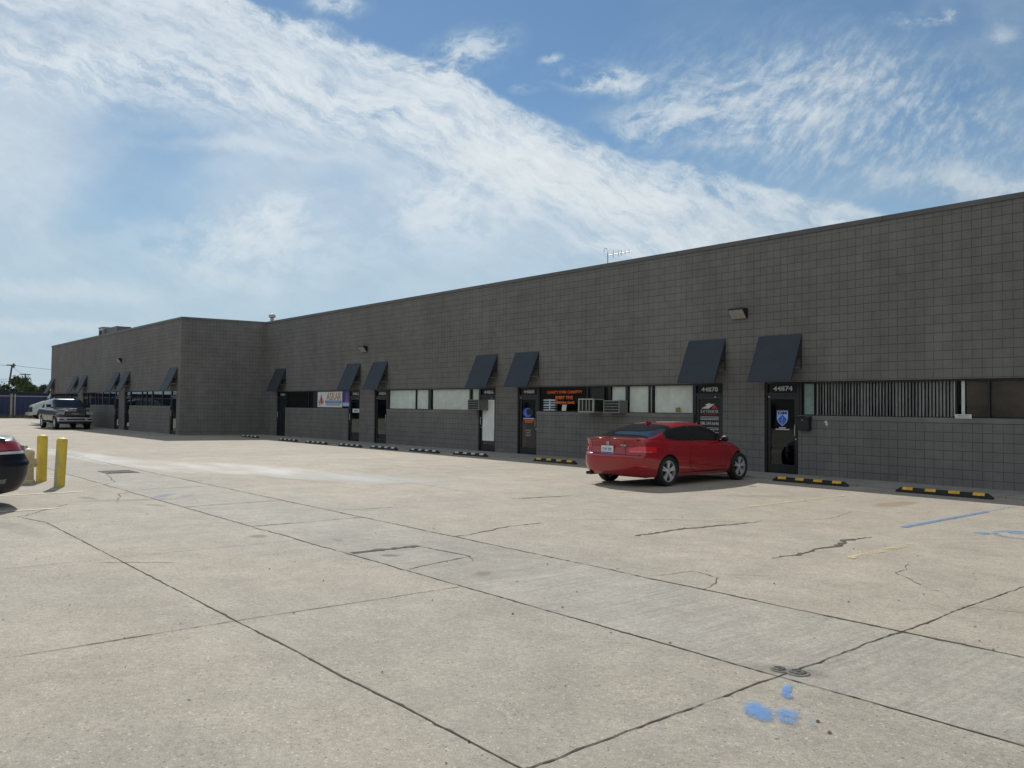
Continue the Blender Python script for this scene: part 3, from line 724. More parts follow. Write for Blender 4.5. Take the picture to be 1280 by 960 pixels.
# F: black poster with roof logo, word and phone number
d, p0, p1, yg = DOOR['F']; cx = (p0 + p1) / 2; yy = yg - 0.008
ps = MB(); ps.box(p0 - 0.0, p1, yg - 0.0075, yg - 0.0045, 0.98, 1.955); ps.build('door_poster', M_acdark, d)
art('roof_logo', [[(cx - 0.29, 1.70), (cx - 0.03, 1.70), (cx + 0.16, 1.83), (cx + 0.04, 1.83), (cx - 0.02, 1.86), (cx - 0.07, 1.83), (cx - 0.16, 1.82), (cx - 0.10, 1.78)]], yy, M_white, d)
art('roof_logo_wing', [[(cx + 0.07, 1.70), (cx + 0.26, 1.70), (cx + 0.19, 1.80), (cx + 0.14, 1.80)]], yy, M_redprint, d)
text('poster_word', 'EXTERIOR', cx, 1.62, 0.60, 0.085, yy, M_white, d, bold=-0.005)
text('poster_phone', '586.249.6646', cx, 1.285, 0.62, 0.085, yy, M_white, d, bold=0.0)
def bar(n, x0, x1, z, h, mat, parent, y): 
    m_ = MB(); m_.box(x0, x1, y - 0.003, y, z - h / 2, z + h / 2); return m_.build(n, mat, parent)
for z_, ww, mt in ((1.545, 0.22, M_redprint), (1.465, 0.31, M_numb), (1.425, 0.31, M_white), (1.39, 0.31, M_numb), (1.155, 0.31, M_numb), (1.11, 0.31, M_numb), (1.065, 0.16, M_numb), (1.03, 0.31, M_numb)):
    bar('poster_line', cx - ww, cx + ww, z_, 0.012, mt, d, yy)
# G: blue and white shield
d, p0, p1, yg = DOOR['G']; cx = (p0 + p1) / 2 - 0.01; yy = yg - 0.008
def shield(s_, dz, z0): return [(cx - 0.155 * s_, z0 + 0.19 * s_), (cx + 0.155 * s_, z0 + 0.19 * s_), (cx + 0.155 * s_, z0 - 0.02 * s_), (cx + 0.12 * s_, z0 - 0.11 * s_), (cx, z0 - 0.21 * s_), (cx - 0.12 * s_, z0 - 0.11 * s_), (cx - 0.155 * s_, z0 - 0.02 * s_)]
ZC = 1.47
art('shield_rim', [shield(1.12, 0, ZC)], yy + 0.003, M_navy, d)
art('shield', [shield(1.0, 0, ZC)], yy - 0.001, M_paleblue, d)
art('shield_field', [[(cx - 0.125, ZC - 0.02), (cx - 0.05, ZC + 0.045), (cx, ZC + 0.085), (cx + 0.05, ZC + 0.045), (cx + 0.125, ZC - 0.02), (cx + 0.10, ZC - 0.10), (cx, ZC - 0.185), (cx - 0.10, ZC - 0.10)]], yy - 0.004, M_blueprint, d)
for z_ in (ZC - 0.14, ZC - 0.07, ZC - 0.01): art('shield_road_mark', [[(cx - 0.010, z_), (cx + 0.010, z_), (cx + 0.008, z_ + 0.035), (cx - 0.008, z_ + 0.035)]], yy - 0.007, M_white, d)
text('shield_letters', 'DM', cx, ZC + 0.135, 0.25, 0.075, yy - 0.004, M_navy, d, bold=0.04)
for z_, ww in ((1.215, 0.10), (1.175, 0.20)): bar('door_line', cx - ww, cx + ww, z_, 0.026, M_white, d, yy)
# E: blue emblem, orange lines, small notice
d, p0, p1, yg = DOOR['E']; cx = (p0 + p1) / 2; yy = yg - 0.006
em = MB(); em.prism([(cx - 0.06 + 0.24 * math.cos(t * math.pi / 12), 1.50 + 0.17 * math.sin(t * math.pi / 12)) for t in range(24)], 'y', yy - 0.003, yy); em.build('door_emblem', M_blueprint, d)
em = MB(); em.prism([(cx + 0.04 + 0.20 * math.cos(t * math.pi / 12), 1.52 + 0.11 * math.sin(t * math.pi / 12)) for t in range(24)], 'y', yy - 0.006, yy - 0.003); em.build('emblem_centre', M_acdark, d)
text('emblem_letters', 'Q', cx - 0.16, 1.47, 0.11, 0.15, yy - 0.004, M_paleblue, d, bold=0.02)
bar('door_line', cx - 0.28, cx + 0.28, 1.29, 0.035, M_white, d, yy); bar('door_line', cx - 0.28, cx + 0.28, 1.225, 0.03, M_redlet, d, yy); bar('door_line', cx - 0.20, cx + 0.20, 1.165, 0.03, M_redlet, d, yy)
no = MB(); no.box(cx - 0.15, cx + 0.12, yy - 0.003, yy, 0.66, 0.90); no.build('door_notice', M_acgrey, d)
no = MB(); no.box(cx - 0.10, cx + 0.07, yy - 0.006, yy - 0.003, 0.74, 0.84); no.build('notice_print', M_acdark, d)
text('notice_word', 'OPEN', cx - 0.015, 0.79, 0.12, 0.04, yy - 0.007, M_white, d, bold=0.02)
rd = MB(); rd.box(p0 + 0.01, p0 + 0.20, yg + 0.03, yg + 0.04, 0.30, 1.15); rd.build('red_display', M_redprint, d)
# B and C: paper notice / tan kick of the counter behind
d, p0, p1, yg = DOOR['B']; no = MB(); no.box(p0 + 0.12, p1 - 0.02, yg - 0.012, yg - 0.006, 1.36, 1.54); no.build('door_notice', M_signwhite, d)
text('notice_word', '44862', (p0 + p1) / 2 + 0.05, 1.45, 0.40, 0.08, yg - 0.013, M_acdark, d)
for k in 'BC':
    d, p0, p1, yg = DOOR[k]; no = MB(); no.box(p0, p1, yg + 0.05, yg + 0.06, 0.28, 0.62); no.build('cardboard_panel', pm('cardboard', (0.13, 0.095, 0.05), 0.8, 0, 0.2, 4), d)

# ---- things on the windows
t = thing('window_lettering', 'orange lettering reading quality over quantity in the window', 'lettering', (-20.05, 0.09, 1.95))
for body, z_, ww, hh in (('QUALITY OVER QUANTITY', 2.205, 1.72, 0.115), ('EVERY TIME', 2.025, 0.84, 0.115), ('(800)364-2642', 1.845, 1.0, 0.115)):
    o = text('lettering_line', body, 0, 0, ww, hh, 0, M_redlet, t, bold=0.03, loc=(0.0, 0.0, z_ - 1.95), rot=(R(90), 0, 0))
t = thing('banner', 'white business banner with flame logo and orange capitals in the window', 'banner', (-36.5, 0.06, 1.985))
m_ = MB(); m_.box(-1.25, 1.25, -0.004, 0.004, -0.39, 0.37); m_.build('sheet', M_signwhite, t)
text('banner_word', 'ASKAR', 0, 0, 1.45, 0.36, 0, M_orange, t, loc=(0.42, -0.006, 0.145), rot=(R(90), 0, 0), bold=0.01)
m_ = MB(); m_.box(-0.42, 1.18, -0.010, -0.004, -0.20, -0.065); m_.build('blue_bar', M_navy, t)
bar('bar_print', -0.36, 1.12, -0.13, 0.05, M_paleblue, t, -0.011); bar('small_print', -0.38, 1.12, -0.275, 0.035, M_navy, t, -0.005)
fl = [(-0.87, -0.28), (-0.74, -0.12), (-0.76, 0.05), (-0.84, 0.18), (-0.90, 0.30), (-0.90, 0.12), (-0.97, 0.02), (-0.95, -0.15)]
art('flame_logo', [fl], -0.005, M_redprint, t)
art('leaf_logo', [[(-1.12, 0.0), (-1.02, -0.12), (-1.0, -0.26), (-1.12, -0.18)], [(-0.65, 0.02), (-0.72, -0.12), (-0.75, -0.26), (-0.62, -0.16)], [(-1.10, -0.22), (-0.94, -0.30), (-1.0, -0.33)]], -0.005, M_navy, t)
t = thing('poster', 'purple and blue window poster beside the white banner', 'poster', (-34.86, 0.06, 1.98))
m_ = MB(); m_.box(-0.33, 0.33, -0.004, 0.004, -0.36, 0.39); m_.build('sheet', M_purple, t)
bar('blue_band', -0.325, -0.13, 0.02, 0.73, M_navy, t, -0.005); bar('pale_band', -0.325, 0.325, -0.24, 0.16, M_paleblue, t, -0.006)
art('figure_print', [[(-0.05, -0.14), (0.20, -0.14), (0.14, 0.10), (0.06, 0.34), (0.0, 0.10)]], -0.005, pm('violet print', (0.24, 0.10, 0.26), 0.5, 0, 0.2, 6), t)
t = MB(); t.box(-7.52, -7.18, -0.014, -0.006, 1.535, 1.625, 0.002)
o = t.build('window_sign', M_signwhite); tag(o, 'small white sign strip on the sill under the brown shade', 'sign')
for z_ in (1.595, 1.565): bar('sign_print', -7.48, -7.22, z_, 0.010, M_acgrey, o, -0.0145)
t = MB(); t.box(-15.32, -15.17, 0.080, 0.090, 1.60, 1.72, 0.002); tag(t.build('window_sticker', pm('yellow green sticker', (0.20, 0.19, 0.02), 0.6, 0, 0.2, 20)), 'small square yellow sticker in the window behind the red car', 'sticker')
# leaflets inside the lettering window
t = thing('brochure_rack', 'pale blue stacked shelf of leaflets at the window corner', 'rack', (-20.85, 0.16, 1.58))
for i in range(5):
    m_ = MB(); m_.box(-0.30, 0.28, 0.0, 0.12, 0.0 + i * 0.085, 0.045 + i * 0.085, 0.004); m_.build('shelf', M_paleblue if i % 2 else M_board, t)
m_ = MB(); m_.box(0.0, 0.05, -0.012, -0.002, 0.0, 0.40); m_.build('post', M_board, t)
m_ = MB(); m_.prism([(-20.22, 1.58), (-20.02, 1.58), (-19.98, 1.79), (-20.20, 1.79)], 'y', 0.15, 0.16); o = tag(m_.build('window_card', M_board), 'small white card standing in the lettering window', 'card')
# ------------------------------------------------------------------ awnings
AW = 1.26
def make_awning():
    t = thing('door_awning', 'x', 'awning', (0, 0, 0), 0, 'blue metal awnings over the doors')
    h = AW / 2; th = 0.03
    m_ = MB(); m_.prism([(-0.010, 3.64), (-0.550, 2.43), (-0.550, 2.40), (-0.515, 2.43), (-0.010, 3.575)], 'x', -h, h); m_.build('awning_panel', M_awning, t)
    for s_ in (-1, 1):
        b_ = MB(); x = s_ * (h - 0.02)
        b_.tube((x, -0.395, 2.76), (x, 0.0, 2.76), 0.011, n=8); b_.build('brace_rod', M_steel, t)
        b_ = MB(); b_.box(x - 0.015, x + 0.015, -0.018, -0.0, 2.74, 3.57); b_.prism([(-0.05, 3.50), (-0.50, 2.47), (-0.47, 2.47), (-0.02, 3.50)], 'x', x - 0.015, x + 0.015); b_.build('side_bracket', M_awnback, t)
        # folded side gusset
        gs = MB(); gs.prism([(-0.012, 3.57), (-0.24, 3.05), (-0.012, 3.05)], 'x', x - 0.004, x + 0.004); gs.build('side_gusset', M_awnback, t)
    return t
aw0 = make_awning(); first = True
spots = [(-41.92, 0, 'blue awning over the door with the grey blue reflection in the inside corner'), (-34.08, 0, 'blue awning over door 44862 right of the white banner'), (-31.73, 0, 'blue awning over door 44864 left of the white boards'),
         (-24.13, 0, 'blue awning over the white filmed door 44866'), (-21.86, 0, 'blue awning over door 44868 beside the orange lettering'), (-14.16, 0, 'blue awning over door 44870 with the black poster'),
         (-11.85, 0, 'largest blue awning, over door 44874 with the shield'),
         (-45.79, WY, 'blue awning nearest the corner of the projecting wing'), (-54.33, WY, 'nearer awning of the pair under the wing floodlight'), (-56.59, WY, 'farther awning of the pair under the wing floodlight'),
         (-64.64, WY, 'nearer awning of the pair above the parked pickup'), (-67.21, WY, 'farther awning of the pair above the parked pickup'), (-74.85, WY, 'farthest blue awning at the end of the wing')]
for x, y, lab in spots:
    o = aw0 if first else copy_tree(aw0); first = False
    o.location = (x, y, 0); o['label'] = lab
# ------------------------------------------------------------------ wall lights
def make_light():
    t = thing('wall_light', 'x', 'wall light', (0, 0, 0), 0, 'floodlights on the block wall')
    m_ = MB(); m_.prism([(0, 0.14), (-0.20, 0.14), (-0.24, 0.105), (-0.20, 0.08), (-0.03, -0.11), (0, -0.13)], 'x', -0.24, 0.24); m_.build('housing', M_black, t)
    m_ = MB(); m_.prism([(-0.245, 0.095), (-0.215, 0.10), (-0.035, -0.125), (-0.065, -0.13)], 'x', -0.215, 0.215); m_.build('lens', M_lens, t)
    return t
l0 = make_light()
for i, (x, y, z, lab) in enumerate([(-13.07, 0, 4.29, 'largest wall light, between the awnings of 44870 and 44874'), (-33.10, 0, 4.27, 'wall light above the awnings of 44862 and 44864'), (-55.85, WY, 4.38, 'wall light on the front of the projecting wing')]):
    o = l0 if i == 0 else copy_tree(l0); o.location = (x, y, z); o['label'] = lab
# ------------------------------------------------------------------ window air conditioners
t = thing('air_conditioner', 'air conditioner in a white barred cage under the orange lettering', 'air conditioner', (-18.45, 0, 1.54), 0, 'air conditioners in the windows')
m_ = MB(); m_.box(-0.30, 0.30, -0.44, 0.22, 0.03, 0.41); m_.build('casing', M_acdark, t)
m_ = MB()
for (a, b_, c, d_) in ((-0.34, 0.34, 0.0, 0.035), (-0.34, 0.34, 0.405, 0.44)): m_.box(a, b_, -0.50, -0.45, c, d_, 0.006)
for x in (-0.32, 0.32): m_.box(x - 0.02, x + 0.02, -0.50, -0.45, 0.035, 0.405)
for x in (-0.16, 0.005, 0.14): m_.box(x - 0.010, x + 0.010, -0.49, -0.47, 0.035, 0.405)
for x in (-0.32, 0.32):
    for z_ in (0.015, 0.42): m_.box(x - 0.012, x + 0.012, -0.45, 0.0, z_ - 0.012, z_ + 0.012)
m_.build('cage', M_acmetal, t)
def ac(name, lab, x, z, w_, h, dpt, mat):
    t = thing(name, lab, 'air conditioner', (x, 0, z), 0, 'air conditioners in the windows')
    m_ = MB(); m_.box(-w_ / 2, w_ / 2, -dpt, 0.22, 0, h, 0.008); m_.build('casing', mat, t)
    m_ = MB(); m_.box(-w_ / 2 + 0.025, w_ / 2 - 0.025, -dpt - 0.003, -dpt + 0.01, 0.025, h - 0.025); m_.build('grille_recess', M_acdark, t)
    m_ = MB()
    for i in range(5): z_ = 0.02 + (h - 0.05) * i / 4; m_.box(-w_ / 2, w_ / 2, -dpt - 0.016, -dpt - 0.004, z_, z_ + 0.016)
    for x_ in (-w_ / 2 + 0.008, w_ / 2 - 0.008): m_.box(x_ - 0.01, x_ + 0.01, -dpt - 0.018, -dpt - 0.004, 0, h)
    m_.build('louvre', pm('dull louvre enamel', (0.26, 0.255, 0.245), 0.5, 0, 0.2, 9), t)
ac('air_conditioner', 'grey louvred air conditioner below the small pale blinds', -17.50, 1.53, 0.66, 0.40, 0.32, M_acgrey)
ac('air_conditioner', 'grey louvred air conditioner beside the white filmed door', -24.46, 1.56, 0.66, 0.40, 0.36, M_acgrey)
# mailbox, wall spot, roof pieces
t = thing('mailbox', 'black metal mailbox on the wall beside door 44874', 'mailbox', (-11.12, 0, 1.35))
m_ = MB(); m_.box(-0.165, 0.165, -0.15, -0.002, -0.175, 0.11, 0.012); m_.build('body', M_black, t)
m_ = MB(); m_.prism([(-0.165, 0.105), (-0.165, 0.135), (-0.002, 0.185), (-0.002, 0.112)], 'x', -0.172, 0.172); m_.build('lid', M_black, t)
m_ = MB(); m_.tube((0.0, -0.152, 0.08), (0.0, -0.168, 0.08), 0.015, n=10); m_.build('lock', M_chrome, t)
m_ = MB()
for (dx, dz, r) in ((0, 0.03, 0.034), (0.02, -0.03, 0.03), (0.03, 0.0, 0.02)): m_.tube((-10.57 + dx, -0.004, 1.36 + dz), (-10.57 + dx, 0.001, 1.36 + dz), r, n=12)
tag(m_.build('adhesive_patch', M_signwhite), 'small white glue spots on the block wall right of the mailbox', 'patch')
t = thing('roof_vent', 'small capped vent pipe above the inside corner of the roof', 'vent', (-45.2, 0.9, 5.9))
m_ = MB(); m_.tube((0, 0, 0), (0, 0, 0.86), 0.10, n=14); m_.build('pipe', M_steel, t)
m_ = MB(); m_.lathe([(0.10, 0.80), (0.19, 0.84), (0.19, 0.97), (0.12, 1.03), (0.02, 1.05)], 16); m_.build('cap', M_steel, t)
t = thing('rooftop_unit', 'grey box shaped ventilation unit on the wing roof', 'ventilation unit', (-65.6, -2.6, 5.9))
m_ = MB(); m_.box(-0.55, 0.55, -0.6, 0.6, 0.15, 1.30, 0.02); m_.build('casing', M_steel, t)
m_ = MB(); m_.box(0.55, 3.6, -0.45, 0.5, 0.2, 1.22, 0.02); m_.build('duct', M_coping, t)
m_ = MB(); m_.box(-0.6, 0.6, -0.65, 0.65, 1.30, 1.35); m_.build('lid', M_steel, t)
m_ = MB(); m_.box(-0.4, 0.4, -0.615, -0.602, 0.5, 1.1); m_.build('louvre', M_acdark, t)
t = thing('roof_antenna', 'thin television antenna on a mast behind the parapet', 'antenna', (-18.95, 1.0, 5.9))
m_ = MB(); m_.tube((0, 0, 0), (0, 0, 1.02), 0.015, n=8); m_.build('mast', M_steel, t)
m_ = MB(); m_.tube((-0.06, 0, 0.93), (1.02, 0.02, 0.93), 0.011, n=6)
for i, x in enumerate((0.0, 0.25, 0.48, 0.62, 0.78, 0.95)): L = 0.16 - 0.015 * i; m_.tube((x, -L, 0.93), (x, L, 0.94), 0.006, n=5); m_.tube((x, 0, 0.93 - 0.14 + 0.015 * i), (x, 0, 0.93 + 0.14 - 0.015 * i), 0.009, n=5)
m_.build('boom', M_steel, t)
m_ = MB(); m_.path([(-0.10 + 0.07 * math.cos(a), 0, 1.10 + 0.09 * math.sin(a)) for a in [i * math.pi / 6 for i in range(0, 8)]], 0.008, 5); m_.build('loop', M_steel, t)
# ------------------------------------------------------------------ wheel stops
def make_stop(L, patch_mat):
    t = thing('wheel_stop', 'x', 'wheel stop', (0, 0, 0), 0, 'rubber wheel stops along the wall')
    prof = [(-0.075, 0.0), (-0.062, 0.05), (-0.040, 0.10), (0.040, 0.10), (0.062, 0.05), (0.075, 0.0)]
    n = len(prof); xs = [(-L / 2, 0.35), (-L / 2 + 0.10, 1.0), (L / 2 - 0.10, 1.0), (L / 2, 0.35)]
    rows = [[(x, y, z * k) for y, z in prof] for x, k in xs]
    m_ = MB(); m_.grid(rows); m_.add(rows[0], [list(range(n))]); m_.add(rows[-1], [list(range(n))[::-1]]); m_.build('body', M_rubber, t, merge=0.0005)
    for i in range(4):
        m_ = MB()
        c = -L / 2 + L * (0.13 + 0.247 * i); h = 0.105
        prof2 = [(-0.064, 0.051), (-0.041, 0.102), (0.041, 0.102), (0.064, 0.051)]
        a = [(c - h, y - 0.000, z + 0.002) for y, z in prof2]; b_ = [(c + h, y, z + 0.002) for y, z in prof2]
        m_.grid([a, b_]); m_.build('reflective_patch', patch_mat, t, fix=False)
    return t
sy = make_stop(1.83, M_yel); sw = make_stop(1.83, M_whp)
stops = [(-6.98, -2.00, 0.01, sy, 'rubber wheel stop with yellow patches below the brown shade'), (-9.95, -1.86, 0.0, sy, 'rubber wheel stop with yellow patches in front of the slatted window'),
         (-18.32, -1.95, 0.0, sy, 'rubber wheel stop with yellow patches left of the red car'),
         (-22.50, -2.00, 0.02, sw, 'wheel stop with white patches in front of door 44868'), (-25.05, -2.15, 0.0, sw, 'wheel stop with white patches in front of the pale blinds'),
         (-27.60, -2.30, 0.03, sw, 'wheel stop with white patches in front of the white boards'), (-29.95, -2.45, -0.02, sw, 'wheel stop with white patches right of door 44864'),
         (-32.80, -2.50, 0.02, sw, 'wheel stop with white patches in front of the pier between 44862 and 44864'), (-35.90, -2.35, 0.0, sw, 'wheel stop with white patches in front of the white banner'),
         (-40.70, -2.15, 0.03, sw, 'farthest wheel stop, by the inside corner')]
used = set()
for x, y, a, src, lab in stops:
    o = src if id(src) not in used else copy_tree(src); used.add(id(src))
    o.location = (x, y, 0.005); o.rotation_euler = (0, 0, a); o['label'] = lab
# ------------------------------------------------------------------ bollards, hydrant, drain, valves
def bollard(lab, x, y, h, r, mat, lean):
    t = MB(); t.lathe([(r * 0.995, 0.0), (r, 0.02), (r, h - 0.03), (r * 0.97, h - 0.01), (r * 0.80, h + 0.012), (0.02, h + 0.03)], 28)
    o = t.build('bollard', mat, smooth=35); o.location = (x, y, 0); o.rotation_euler = lean
    return tag(o, lab, 'bollard', 'yellow steel bollards by the hydrant')
bollard('bright yellow bollard standing upright beside the hydrant', -19.5, -15.58, 0.94, 0.100, mat_bollard('bright bollard paint', 0.25), (0, 0, 0))
bollard('leaning bollard with paint worn to grey', -18.02, -15.55, 0.93, 0.097, mat_bollard('worn bollard paint', 1.0), (R(-1.6), R(1.6), 0))
t = thing('fire_hydrant', 'cream painted fire hydrant behind the dark car', 'hydrant', (-19.25, -15.93, 0), R(20))
m_ = MB(); m_.lathe([(0.185, 0.0), (0.185, 0.05), (0.165, 0.065), (0.160, 0.30), (0.165, 0.56), (0.170, 0.58), (0.170, 0.61), (0.155, 0.65), (0.115, 0.69), (0.05, 0.71)], 28); m_.build('barrel', M_cream, t, smooth=35)
m_ = MB(); m_.lathe([(0.045, 0.70), (0.04, 0.76), (0.02, 0.77)], 6); m_.build('operating_nut', M_cream, t)
for a, r, L in ((0, 0.05, 0.23), (math.pi, 0.05, 0.23), (math.pi / 2, 0.075, 0.22)):
    m_ = MB(); d_ = Vector((math.cos(a), math.sin(a), 0)); z_ = Vector((0, 0, 0.40))
    m_.tube(d_ * 0.10 + z_, d_ * (L - 0.04) + z_, r, n=16); m_.tube(d_ * (L - 0.04) + z_, d_ * L + z_, r * 1.2, n=6); m_.tube(d_ * L + z_, d_ * (L + 0.025) + z_, r * 0.4, n=6); m_.build('nozzle', M_cream, t)
t = thing('drain_grate', 'dark iron drain grate set in the concrete strip', 'drain', (-21.2, -13.62, 0.0), 0.0)
m_ = MB(); m_.box(-0.42, 0.42, -0.36, 0.36, 0.001, 0.006); m_.build('pit', M_acdark, t)
m_ = MB()
for i in range(9): m_.box(-0.40 + i * 0.095, -0.37 + i * 0.095, -0.34, 0.34, 0.0065, 0.014)
for yv in (-0.36, 0.34): m_.box(-0.42, 0.42, yv, yv + 0.02, 0.0065, 0.013)
m_.build('bars', M_iron, t)
t0 = None
for i, (x, y, r, lab) in enumerate([(-2.785, -14.555, 0.050, 'larger round iron valve cover on the slab joint'), (-2.895, -14.590, 0.038, 'smaller round iron valve cover beside the larger one')]):
    t = thing('valve_cover', lab, 'valve cover', (x, y, 0), 0, 'valve covers in the slab joint')
    m_ = MB(); m_.lathe([(r * 1.5, 0.002), (r * 1.4, 0.005), (r * 1.05, 0.008), (r * 1.0, 0.006)], 24); m_.build('collar', pm('grout collar', (0.15, 0.135, 0.115), 0.9, 0, 0.3, 30), t)
    m_ = MB(); m_.lathe([(r, 0.0065), (r, 0.012), (r * 0.75, 0.014), (r * 0.7, 0.011), (r * 0.3, 0.011), (r * 0.25, 0.015)], 24); m_.build('lid', M_iron, t)
# litter: a few chips and leaves on the slabs are ground cover nobody would count
lt = MB()
for i in range(150):
    x = JR.uniform(-14, -1.2); y = JR.uniform(-19, -9); s_ = JR.uniform(0.006, 0.018); a = JR.uniform(0, 6.28); z_ = JR.uniform(0.004, 0.010)
    c, q = math.cos(a) * s_, math.sin(a) * s_
    lt.add([(x - c, y - q, 0.004), (x - q * 0.6, y + c * 0.6, 0.004 + z_ * 0.4), (x + c, y + q, 0.004), (x + q * 0.6, y - c * 0.6, 0.004 + z_ * 0.3), (x, y, 0.004 + z_)], [(0, 3, 4), (3, 2, 4), (2, 1, 4), (1, 0, 4)])
tag(lt.build('grit', pm('dead leaf bits', (0.10, 0.055, 0.030), 0.9, 0, 0.5, 40)), 'tiny dark chips and leaf bits scattered on the slabs', 'grit', kind='stuff')

# ------------------------------------------------------------------ wheels
def make_wheel(parent, x, y, r, side, wd=0.215, spokes=5, rimr=0.235, rimmat=None, double=True):
    """tyre with an alloy rim as its child; axis along x"""
    hw = wd / 2; m_ = MB()
    m_.lathe([(rimr, -hw * 0.80), (r * 0.86, -hw * 0.98), (r * 0.955, -hw * 0.92), (r, -hw * 0.70), (r * 1.0, hw * 0.70), (r * 0.955, hw * 0.92), (r * 0.86, hw * 0.98), (rimr, hw * 0.80)], 40, 'x', cap=False)
    ty = m_.build('wheel', M_tyre, parent, smooth=35); ty.location = (x, y, r)
    m_ = MB(); s_ = side; fx = s_ * hw * 0.82
    # rim lip and barrel
    m_.lathe([(rimr + 0.012, fx), (rimr + 0.012, fx - s_ * 0.012), (rimr - 0.016, fx - s_ * 0.012), (rimr - 0.016, fx - s_ * 0.10), (rimr + 0.005, fx - s_ * 0.10)], 40, 'x', cap=False)
    for k in range(spokes):
        a0 = 2 * math.pi * k / spokes + 0.3
        for off in ((-0.16, 0.16) if double else (0,)):
            a = a0 + off; ai = a0 + off * 0.35; w0, w1 = (0.020, 0.022) if double else (0.035, 0.04)
            pts = []
            for (rr, aa, ww) in ((0.045, ai, w0), (rimr - 0.012, a, w1)):
                c, q = math.cos(aa), math.sin(aa)
                pts += [(rr * c - ww * q, rr * q + ww * c), (rr * c + ww * q, rr * q - ww * c)]
            vs = [(fx - s_ * 0.016, *pts[0]), (fx - s_ * 0.016, *pts[1]), (fx - s_ * 0.004, *pts[3]), (fx - s_ * 0.004, *pts[2])]
            vs += [(v[0] - s_ * 0.035, v[1], v[2]) for v in vs]
            m_.add(vs, [(0, 1, 2, 3), (7, 6, 5, 4), (0, 4, 5, 1), (1, 5, 6, 2), (2, 6, 7, 3), (3, 7, 4, 0)])
    m_.lathe([(0.055, fx - s_ * 0.05), (0.055, fx - s_ * 0.012), (0.03, fx - s_ * 0.006), (0.005, fx - s_ * 0.006)], 20, 'x')
    m_.build('rim', rimmat or M_rim, ty, smooth=30)
    m_ = MB(); m_.lathe([(rimr - 0.02, fx - s_ * 0.075), (0.02, fx - s_ * 0.075), (0.02, fx - s_ * 0.085), (rimr - 0.02, fx - s_ * 0.085)], 32, 'x'); m_.build('brake_disc', M_acdark, ty)
    return ty

